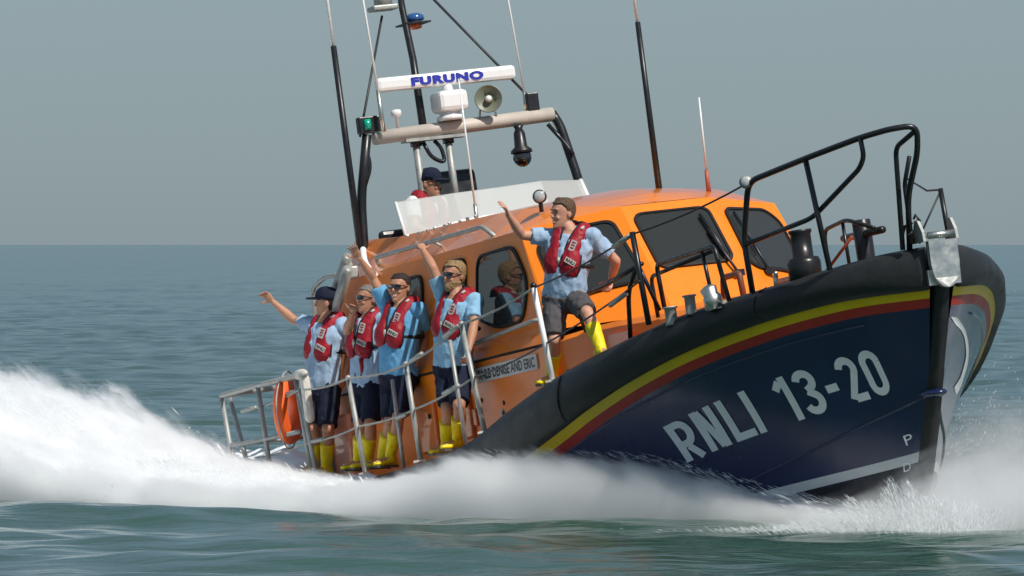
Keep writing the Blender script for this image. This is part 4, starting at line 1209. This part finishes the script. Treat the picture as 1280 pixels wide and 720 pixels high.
    if cap:
        mb = MB(); rings = []
        for i in range(10):
            q = i / 9; z = .045 + .095 * sin(q * pi / 2); k = cos(q * pi / 2) ** .7 if q < 1 else .02
            rings.append([HT((.088 * k) * cos(t), (.104 if sin(t) > 0 else .112) * k * sin(t), z + (.004 if sin(t) > 0 else -.012 * (1 - q))) for t in np.linspace(0, 2 * pi, 28, endpoint=False)])
        mb.rings(rings); c_ = hh(mb, 'cap', cap)
        mb = MB(); A = []; B = []
        for t in np.linspace(radians(22), radians(158), 15):
            A.append((.088 * cos(t), .100 * sin(t), .052)); B.append((.078 * cos(t), .100 * sin(t) + .085 * sin((t - radians(22)) / radians(136) * pi) ** .6, .046 - .014 * abs(cos(t))))
        vsx = [HT(x, y, z + .005) for x, y, z in A] + [HT(x, y, z + .005) for x, y, z in B] + [HT(x, y, z - .003) for x, y, z in A] + [HT(x, y, z - .003) for x, y, z in B]
        n = 15; fs = []
        for i in range(n - 1): fs += [(i, i + 1, n + i + 1, n + i), (2 * n + i, 3 * n + i, 3 * n + i + 1, 2 * n + i + 1), (n + i, n + i + 1, 3 * n + i + 1, 3 * n + i)]
        mb.add(vsx, fs, 0, True); hh(mb, 'peak', cap, None)
    if shades:
        mb = MB()
        for s in (-1, 1):
            ring = []
            pts = [HT(s * .036 + .027 * cos(t), .100 - abs(s * .036 + .027 * cos(t)) ** 2 * 5.5, .012 + .019 * sin(t)) for t in np.linspace(0, 2 * pi, 16, endpoint=False)]
            mb.slab(pts, HT(s * .25, 1, 0) - HT(0, 0, 0), .004)
            mb.tube([HT(s * .062, .082, .022), HT(s * .076, .05, .020), HT(s * .080, -.01, .012)], .0045, 6)
        mb.tube([HT(-.012, .104, .018), HT(0, .107, .020), HT(.012, .104, .018)], .004, 6)
        mb.tube([HT(-.064, .080, .026), HT(-.035, .098, .030), HT(0, .104, .026), HT(.035, .098, .030), HT(.064, .080, .026)], .0045, 6)
        hh(mb, 'sunglasses', 'shades')
    else:
        mb = MB()
        for s in (-1, 1): mb.sphere(HT(s * .032, .081, .014), (.013, .008, .006), rot=R_)
        hh(mb, 'eyes', 'eye')
        mb = MB()
        for s in (-1, 1): mb.tube([HT(s * .014, .096, .034), HT(s * .034, .093, .040), HT(s * .052, .080, .034)], .0042, 6)
        hh(mb, 'eyebrows', hair)
    mb = MB()
    w_ = .030 if smile else .024
    mb.tube([HT(-w_, .076, -.058 + (.006 if smile else 0)), HT(-w_ * .5, .086, -.064), HT(0, .0915, -.066), HT(w_ * .5, .086, -.064), HT(w_, .076, -.058 + (.006 if smile else 0))], .0055 if smile else .004, 6)
    hh(mb, 'mouth', 'lips')
    if smile:
        mb = MB(); mb.tube([HT(-.02, .0865, -.0615), HT(0, .0935, -.064), HT(.02, .0865, -.0615)], .0032, 6); hh(mb, 'teeth', 'teeth')
    return body

M1 = dict( pelvis=(-1.795,79.971,1.086), neck=(-1.727,79.974,1.684), head=(-1.749,79.975,1.851), chest=(-0.717,-0.697,0.000), face=(-0.973,0.230,-0.021), shR=(-1.856,80.107,1.629), elR=(-2.068,80.299,1.674), wrR=(-2.274,80.294,1.856), haR=(-2.350,80.293,1.932), shL=(-1.598,79.842,1.629), elL=(-1.523,80.008,1.404), wrL=(-1.582,79.909,1.170), haL=(-1.596,79.868,1.080), hipR=(-1.861,80.039,1.046), knR=(-1.868,79.857,0.657), anR=(-1.889,80.093,0.310), hipL=(-1.729,79.903,1.046), knL=(-1.736,79.714,0.660), anL=(-1.756,79.928,0.299) )
M2 = dict( pelvis=(-1.344,78.871,1.149), neck=(-1.322,78.874,1.739), head=(-1.344,78.875,1.896), chest=(-0.751,-0.661,0.000), face=(-0.862,-0.507,0.000), shR=(-1.441,79.009,1.684), elR=(-1.537,78.761,1.591), wrR=(-1.481,78.586,1.764), haR=(-1.465,78.522,1.839), shL=(-1.204,78.739,1.684), elL=(-1.121,78.942,1.507), wrL=(-1.157,78.829,1.284), haL=(-1.164,78.771,1.203), hipR=(-1.407,78.942,1.109), knR=(-1.403,78.779,0.725), anR=(-1.437,78.999,0.384), hipL=(-1.282,78.800,1.109), knL=(-1.318,78.633,0.728), anL=(-1.345,78.876,0.402) )
M3 = dict( pelvis=(-1.044,78.183,1.234), neck=(-1.000,78.186,1.841), head=(-1.037,78.187,2.004), chest=(-0.702,-0.712,0.000), face=(-0.552,-0.833,-0.020), shR=(-1.134,78.319,1.786), elR=(-1.290,78.317,2.085), wrR=(-1.414,78.174,2.270), haR=(-1.458,78.136,2.352), shL=(-0.865,78.054,1.786), elL=(-0.793,78.247,1.574), wrL=(-0.858,78.115,1.353), haL=(-0.880,78.073,1.265), hipR=(-1.112,78.250,1.194), knR=(-1.125,78.145,0.768), anR=(-1.203,78.385,0.422), hipL=(-0.976,78.117,1.194), knL=(-1.048,77.933,0.802), anL=(-1.125,78.152,0.442) )
M4 = dict( pelvis=(-0.530,76.714,1.328), neck=(-0.472,76.717,1.931), head=(-0.523,76.718,2.120), chest=(-0.722,-0.692,0.000), face=(-0.727,-0.686,-0.020), shR=(-0.604,76.855,1.876), elR=(-0.721,76.855,2.193), wrR=(-0.810,77.056,2.345), haR=(-0.840,77.125,2.411), shL=(-0.340,76.580,1.876), elL=(-0.347,76.368,1.666), wrL=(-0.390,76.225,1.444), haL=(-0.404,76.165,1.365), hipR=(-0.596,76.783,1.288), knR=(-0.587,76.541,0.918), anR=(-0.597,76.817,0.585), hipL=(-0.465,76.646,1.288), knL=(-0.477,76.360,0.950), anL=(-0.494,76.653,0.632) )
M5 = dict( pelvis=(0.463,74.146,1.975), neck=(0.541,74.149,2.516), head=(0.449,74.150,2.677), chest=(-0.451,-0.892,0.000), face=(-0.861,-0.506,-0.051), shR=(0.372,74.234,2.461), elR=(0.084,74.170,2.481), wrR=(-0.035,74.018,2.663), haR=(-0.063,73.961,2.740), shL=(0.709,74.064,2.461), elL=(0.913,74.128,2.256), wrL=(0.866,74.314,2.073), haL=(0.837,74.237,2.017), hipR=(0.379,74.189,1.935), knR=(0.371,73.957,1.563), anR=(0.352,74.257,1.257), hipL=(0.548,74.103,1.935), knL=(0.656,73.699,1.803), anL=(0.771,73.480,1.507) )
M6 = dict( pelvis=(-0.830,80.426,2.312), neck=(-0.815,80.429,2.830), head=(-0.784,80.429,2.983), chest=(0.707,-0.707,0.000), face=(0.935,-0.352,-0.030), shR=(-0.946,80.298,2.775), elR=(-0.925,80.093,2.571), wrR=(-0.719,79.969,2.472), haR=(-0.658,79.896,2.442), shL=(-0.684,80.560,2.775), elL=(-0.670,80.354,2.571), wrL=(-0.592,80.127,2.472), haL=(-0.546,80.039,2.457), hipR=(-0.897,80.359,2.272), knR=(-0.833,79.938,2.215), anR=(-0.721,80.187,1.895), hipL=(-0.763,80.493,2.272), knL=(-0.720,80.069,2.214), anL=(-0.608,80.317,1.894) )
OPEN = dict(n=(-.3, -1, 0), curl=.12, spread=.22, thumb=1.0)
person(M1, 'crewman in dark cap at the stern end of the side deck, one arm stretched out', sk='skin_tan', shirt='shirt_pale', cap='navy_cloth', hair='hair_dark', hair_style='cap', shades=False,
       handR=dict(n=(-.2, -1, -.4), curl=.45, spread=.12), handL=dict(n=(-1, .4, 0), curl=.4), seed=1, bw=1.02, hs=1.0)
person(M2, 'grey-haired crewman in sunglasses, half hidden, fist raised beside the man in blue', sk='skin_tan', shirt='shirt_pale', hair='hair_grey', hair_style='short',
       handR=dict(n=(-.3, -1, 0), curl=1.1, spread=.03), handL=dict(n=(-1, .4, 0), curl=.4), seed=2, bw=1.02, hs=.98)
person(M3, 'dark-haired crewman in mid-blue shirt and sunglasses waving an open hand high', sk='skin_tan', shirt='shirt_blue', hair='hair_dark', hair_style='short',
       handR=OPEN, handL=dict(n=(-1, .2, 0), curl=.4), seed=3, bw=1.06, belly=.035, smile=True)
person(M4, 'fair-haired bearded crewman in sunglasses reaching up to the cabin grab rail', sk='skin_tan', shirt='shirt_light', hair='hair_fair', hair_style='full', beard=True,
       handR=dict(n=(-.3, 1, 0), curl=.75, spread=.04), handL=dict(n=(-1, .2, 0), curl=.5), seed=4, bw=1.07, belly=.02)
person(M5, 'smiling brown-haired crewman in grey shorts waving beside the wheelhouse windows, no sunglasses', sk='skin', shirt='shirt_pale', shorts='grey_cloth', hair='hair_brown', hair_style='full', shades=False, smile=True,
       handR=dict(n=(-1, -.5, .2), curl=.35, spread=.14), handL=dict(n=(-.2, .8, -.5), curl=.9, spread=.03, side=-1), seed=5, bw=1.05, belly=.02, footdir={'R': (-.6, -.8, 0), 'L': (.5, -.85, 0)})
person(M6, 'helmsman in dark cap and sunglasses seated behind the windscreen', sk='skin_tan', shirt='white_shirt', shorts='navy_cloth', cap='navy_cloth', hair='hair_dark', hair_style='cap', boots=True,
       handR=dict(n=(0, 0, -1), curl=.7), handL=dict(n=(0, 0, -1), curl=.7), seed=6, trousers=True, group='crew in red lifejackets')

# ------------------------------------------------------------------ lifebuoy on the stern rail
def to_w(p): return BM @ Vector(p)
c = to_w((2.26, -1.90, 1.41)); 
mb = MB()
ax = Vector((.96, -.28, .06)).normalized(); q = ax.to_track_quat('Z', 'Y')
R1, R2 = .245, .085
pts = []
rings = []
for i in range(41):
    a = 2 * pi * i / 40; cc = q @ Vector((cos(a) * R1, sin(a) * R1, 0)); rad = cc.normalized()
    rings.append([cc + rad * R2 * cos(t) + ax * R2 * .85 * sin(t) for t in np.linspace(0, 2 * pi, 14, endpoint=False)])
mb.rings(rings, cap=False)
lb = mb.build('lifebuoy', 'buoy'); lb.location = c
tag(lb, 'orange ring lifebuoy hung on the grey stern rail', 'lifebuoy')
mb = MB(); pts = []
for i in range(65):
    a = 2 * pi * i / 64; k = R1 + R2 + .012 + .03 * abs(sin(2 * (a - .5))); pts.append(q @ Vector((cos(a) * k, sin(a) * k, 0)))
mb.tube(pts, .007, 6); mb.build('grab_line', 'rope', lb)

# ------------------------------------------------------------------ white water
def spray_volume(name, loc, rotz, size, hcurve, ccurve, dens, soft=.35, nscale=(1.2, 2.5, 3.5), slant=.6, thr=(.30, .62), dcurve=None):
    """box of mist: local x along the wave, y across, z up. hcurve(x)->height, ccurve(x)->centre in y, half width"""
    mb = MB(); L_, W_, H_ = size
    mb.box((L_ / 2, W_ / 2, H_ / 2), (L_, W_, H_))
    o = mb.build(name, []); o.location = loc; o.rotation_euler = (0, 0, rotz)
    m = bpy.data.materials.new(name); m.use_nodes = True
    n = m.node_tree.nodes; L = m.node_tree.links
    n.remove(n['Principled BSDF'])
    pv = n.new('ShaderNodeVolumePrincipled'); pv.inputs['Color'].default_value = (.985, .99, .995, 1); pv.inputs['Anisotropy'].default_value = .25
    L.new(pv.outputs[0], n['Material Output'].inputs['Volume'])
    tc = n.new('ShaderNodeTexCoord'); sp = n.new('ShaderNodeSeparateXYZ'); L.new(tc.outputs['Object'], sp.inputs[0])
    def math_(op, a, b=None, clamp=False):
        q = n.new('ShaderNodeMath'); q.operation = op; q.use_clamp = clamp
        for i, v in enumerate((a, b)):
            if v is None: continue
            if isinstance(v, (int, float)): q.inputs[i].default_value = v
            else: L.new(v, q.inputs[i])
        return q.outputs[0]
    def curve(src, pts, vmax):
        fc = n.new('ShaderNodeFloatCurve'); c = fc.mapping.curves[0]
        xs = [p[0] / L_ for p in pts]; ys = [p[1] / vmax for p in pts]
        c.points[0].location = (xs[0], ys[0]); c.points[1].location = (xs[-1], ys[-1])
        for x, y in zip(xs[1:-1], ys[1:-1]): c.points.new(x, y)
        fc.mapping.update()
        L.new(math_('DIVIDE', src, L_, True), fc.inputs['Value'])
        return math_('MULTIPLY', fc.outputs[0], vmax)
    x, y, z = sp.outputs[0], sp.outputs[1], sp.outputs[2]
    mp = n.new('ShaderNodeMapping'); mp.vector_type = 'TEXTURE'; mp.inputs['Scale'].default_value = [1 / q for q in nscale]; mp.inputs['Rotation'].default_value = (0, slant, 0)
    L.new(tc.outputs['Object'], mp.inputs[0])
    t1 = n.new('ShaderNodeTexNoise'); t1.inputs['Scale'].default_value = 1; t1.inputs['Detail'].default_value = 7; t1.inputs['Roughness'].default_value = .72; t1.inputs['Distortion'].default_value = .4
    L.new(mp.outputs[0], t1.inputs['Vector'])
    h = curve(x, hcurve, 2.0)
    # ragged top: height modulated by noise
    t2 = n.new('ShaderNodeTexNoise'); t2.inputs['Scale'].default_value = 1.0; t2.inputs['Detail'].default_value = 6; t2.inputs['Roughness'].default_value = .7
    mp2 = n.new('ShaderNodeMapping'); mp2.vector_type = 'TEXTURE'; mp2.inputs['Scale'].default_value = (.9, .6, .16); mp2.inputs['Rotation'].default_value = (0, slant * 1.4, 0)
    L.new(tc.outputs['Object'], mp2.inputs[0]); L.new(mp2.outputs[0], t2.inputs['Vector'])
    hm = math_('MULTIPLY', h, math_('ADD', math_('MULTIPLY', t2.outputs[0], 1.1), .45))
    zr = math_('DIVIDE', z, hm)
    a = math_('DIVIDE', math_('SUBTRACT', 1.0, zr), soft, True)                 # 1 below, fades at top
    yc = curve(x, [(p[0], p[1]) for p in ccurve], W_); wd = curve(x, [(p[0], p[2]) for p in ccurve], W_)
    yr = math_('DIVIDE', math_('ABSOLUTE', math_('SUBTRACT', y, yc)), wd)
    b = math_('MULTIPLY', math_('SUBTRACT', 1.0, yr), 2.2, True)
    e = math_('MULTIPLY', math_('DIVIDE', math_('MINIMUM', x, math_('SUBTRACT', L_, x)), .5), 1.0, True)
    r = n.new('ShaderNodeMapRange'); r.inputs[1].default_value = thr[0]; r.inputs[2].default_value = thr[1]; r.inputs[3].default_value = 0; r.inputs[4].default_value = 1
    # denser near the water: threshold relaxes
    L.new(math_('ADD', t1.outputs[0], math_('MULTIPLY', a, .16)), r.inputs[0])
    d = math_('MULTIPLY', math_('MULTIPLY', a, b), math_('MULTIPLY', r.outputs[0], e))
    d = math_('MULTIPLY', d, dens)
    if dcurve: d = math_('MULTIPLY', d, curve(x, dcurve, 1.0))
    L.new(d, pv.inputs['Density'])
    o.data.materials.append(m)
    tag(o, kind='stuff')
    return o
SC.cycles.volume_step_rate = 0.33
SC.cycles.volume_max_steps = 1024

A0 = Vector((-9.0, 81.15, -.05)); rot = math.atan2(-.663, .75)
#   x along from A0; x=12 at world x=0
hc = [(0, 1.25), (2, 1.2), (4, 1.0), (5.2, .68), (6.2, .45), (7.2, .33), (8.4, .29), (9.4, .30), (10.2, .38), (11.4, .62), (12.8, .58), (14.2, .36), (15.5, .18), (16.8, .06)]
cc = [(0, 2.1, 2.0), (5, 1.8, 1.6), (9, 1.5, 1.4), (12, 1.3, 1.3), (14, 1.0, 1.0), (16, .7, .7), (16.8, .5, .5)]
spray_volume('wake_spray', A0, rot, (16.8, 4.4, 1.9), hc, cc, 60.0, soft=.35, thr=(.40, .53), nscale=(.7, 2.2, 9.0), slant=radians(22), dcurve=[(0, 1), (7, 1), (9.5, .6), (11, .42), (13, .34), (16.8, .30)])
# bow splash thrown up round the stem, and the sheet off the far bow
spray_volume('bow_splash', Vector((1.9, 71.0, -.05)), math.atan2(-.5, .86), (4.2, 2.4, 1.3), [(0, .2), (.8, .4), (1.6, .75), (2.4, .8), (3.3, .6), (4.2, .45)], [(0, .9, .8), (2, 1.1, .9), (4.2, 1.2, 1.0)], 3.4, soft=.7, thr=(.42, .62), nscale=(5.5, 3, 1.5), slant=radians(-20))
spray_volume('far_bow_spray', Vector((3.2, 73.2, -.05)), radians(8), (5.0, 2.2, 2.0), [(0, .8), (1, 1.1), (2.5, 1.4), (5, 1.5)], [(0, 1.1, 1.0), (5, 1.1, 1.0)], 2.6, soft=.95, thr=(.40, .66), nscale=(4.5, 3, 1.3), slant=radians(25))

# foam on the water along the same line: thick aerated crest
M['foam'] = mat('foam', (.80, .83, .84), .9, .1, sss=.0)
def crest():
    nx, ny = 340, 70
    hcf = smooth_interp([p[0] for p in hc], [p[1] for p in hc])
    V = []; F = []
    dx = Vector((cos(rot), sin(rot), 0)); dy = Vector((-sin(rot), cos(rot), 0))
    xs = np.linspace(-3, 17.4, nx); W = smooth_interp([-3, 8, 12, 15, 17.4], [6.5, 5.5, 4.2, 2.2, .6])
    H = smooth_interp([-3, 3.5, 5.5, 7, 11, 13, 15, 17.4], [.46, .38, .24, .18, .20, .15, .05, .0])
    for i, x in enumerate(xs):
        for j in range(ny):
            v = j / (ny - 1); w_ = W(x)
            y = .35 + v * w_ + .18 * noise.noise(Vector((x * .9, 3.3, 0))) + .08 * noise.noise(Vector((x * 3.1, 3.3, 0)))
            prof = min(1, (v * w_ / .9)) ** .6 * min(1, (1 - v) * w_ / 1.0 + .0)
            h = H(x) * prof
            p = A0 + dx * x + dy * y
            nz = noise.fractal(Vector((p.x * 1.6, p.y * 1.1, 0)), .9, 2.1, 6)
            nz2 = abs(noise.noise(Vector((p.x * 5, p.y * 3, 4)))) + .6 * abs(noise.noise(Vector((p.x * 12, p.y * 6, 9)))) + .4 * noise.noise(Vector((p.x * 26, p.y * 12, 2)))
            V.append((p.x, p.y, -.02 + h * (1 + .55 * nz) + .05 * nz2 * prof))
    for i in range(nx - 1):
        for j in range(ny - 1):
            a = i * ny + j; F.append((a, a + ny, a + ny + 1, a + 1))
    mb = MB(); mb.add(V, F, 0, True)
    o = mb.build('foam', 'foam'); tag(o, kind='stuff')
crest()

# droplets and torn ligaments flung from the crests
def droplets(name, spec, seed):
    rs = random.Random(seed); V = []; F = []
    for n_, fn in spec:
        for _ in range(n_):
            p, d, L_, r = fn(rs)
            d = d.normalized(); a = d.orthogonal().normalized(); b = d.cross(a)
            k = len(V)
            V += [p - d * L_, p + a * r, p + b * r, p - a * r, p - b * r, p + d * L_]
            F += [(k, k + 2, k + 1), (k, k + 3, k + 2), (k, k + 4, k + 3), (k, k + 1, k + 4), (k + 5, k + 1, k + 2), (k + 5, k + 2, k + 3), (k + 5, k + 3, k + 4), (k + 5, k + 4, k + 1)]
    mb = MB(); mb.add(V, F, 0, False)
    o = mb.build(name, 'foam'); tag(o, kind='stuff')
hcf = smooth_interp([p[0] for p in hc], [p[1] for p in hc]); ycf = smooth_interp([p[0] for p in cc], [p[1] for p in cc]); wcf = smooth_interp([p[0] for p in cc], [p[2] for p in cc])
DX = Vector((cos(rot), sin(rot), 0)); DY = Vector((-sin(rot), cos(rot), 0))
def along(rs, x0, x1, top, spread):
    x = rs.uniform(x0, x1); h = hcf(x) * .9
    z = h * (top + (rs.random() ** 1.7) * spread) 
    z *= .85 + .5 * noise.noise(Vector((x * 2.3, 0, 0)))
    y = ycf(x) + rs.gauss(0, .4) * wcf(x)
    p = A0 + DX * x + DY * y; p.z = max(0.0, z)
    return p
def f_left(rs):
    p = along(rs, 2.5, 8.5, .45, .75); L_ = rs.uniform(.006, .03) * (3 if rs.random() < .12 else 1)
    return p, Vector((-.55 + rs.gauss(0, .25), rs.gauss(0, .2), .6)), L_, rs.uniform(.003, .007)
def f_strand(rs):
    k = int(rs.random() * 26); x = 2.2 + k * .20 + rs.gauss(0, .05); h = hcf(x)
    q = rs.random() ** .8; hh_ = .30 + .55 * abs(noise.noise(Vector((k * 1.7, 5, 2)))) * 1.6
    p = A0 + DX * (x - q * .55) + DY * (ycf(x) + rs.gauss(0, .25)); p.z = h * (.62 + q * hh_)
    return p, Vector((-.62 + rs.gauss(0, .05) + .3 * q, 0, .62 - .35 * q)), rs.uniform(.015, .07), rs.uniform(.0015, .004)
def f_mid(rs):
    p = along(rs, 8.5, 16.0, .4, .8); L_ = rs.uniform(.006, .03)
    return p, Vector((-.8 + rs.gauss(0, .2), rs.gauss(0, .2), .35 + rs.gauss(0, .2))), L_, rs.uniform(.003, .006)
def f_edge(rs):
    """torn strings along the upper edge of the side spray"""
    while True:
        x = rs.uniform(7.0, 16.2); q = rs.random()
        c = noise.noise(Vector(((x + q * 1.2) * 1.1, q * 9, 3.0))) + .5 * noise.noise(Vector(((x + q) * 4, q * 22, 1.0)))
        if c > rs.uniform(-.1, .45): break
    h = hcf(x)
    p = A0 + DX * x + DY * (ycf(x) - .3 * wcf(x) + rs.gauss(0, .2)); p.z = h * (.22 + .80 * q) * (.55 if x < 10.2 else 1)
    return p, Vector((-.85 + rs.gauss(0, .06), 0, .42 + rs.gauss(0, .06))), rs.uniform(.01, .06), rs.uniform(.001, .0024)
def f_bow(rs):
    dx = rs.gauss(-.25, .55); q = rs.random() ** 1.6
    top = .50 * math.exp(-(dx / .85) ** 2) * (.55 + .9 * abs(noise.noise(Vector((dx * 6, 2, 1)))))
    p = Vector((3.40 + dx, 70.35 + rs.gauss(0, .35), q * top + .02))
    return p, Vector((dx * .9 - .25 + rs.gauss(0, .12), rs.gauss(0, .2), .8)), rs.uniform(.006, .04), rs.uniform(.001, .0024)
def f_right(rs):
    p = Vector((rs.uniform(3.4, 5.4), rs.uniform(72.6, 75), 0)); p.z = abs(rs.gauss(0, .5)) * 1.0
    return p, Vector((.4, 0, .8)), rs.uniform(.005, .02), rs.uniform(.0015, .003)
droplets('spray_droplets', [(5000, f_left), (9000, f_strand), (8000, f_edge), (6500, f_bow), (2500, f_right)], 11)
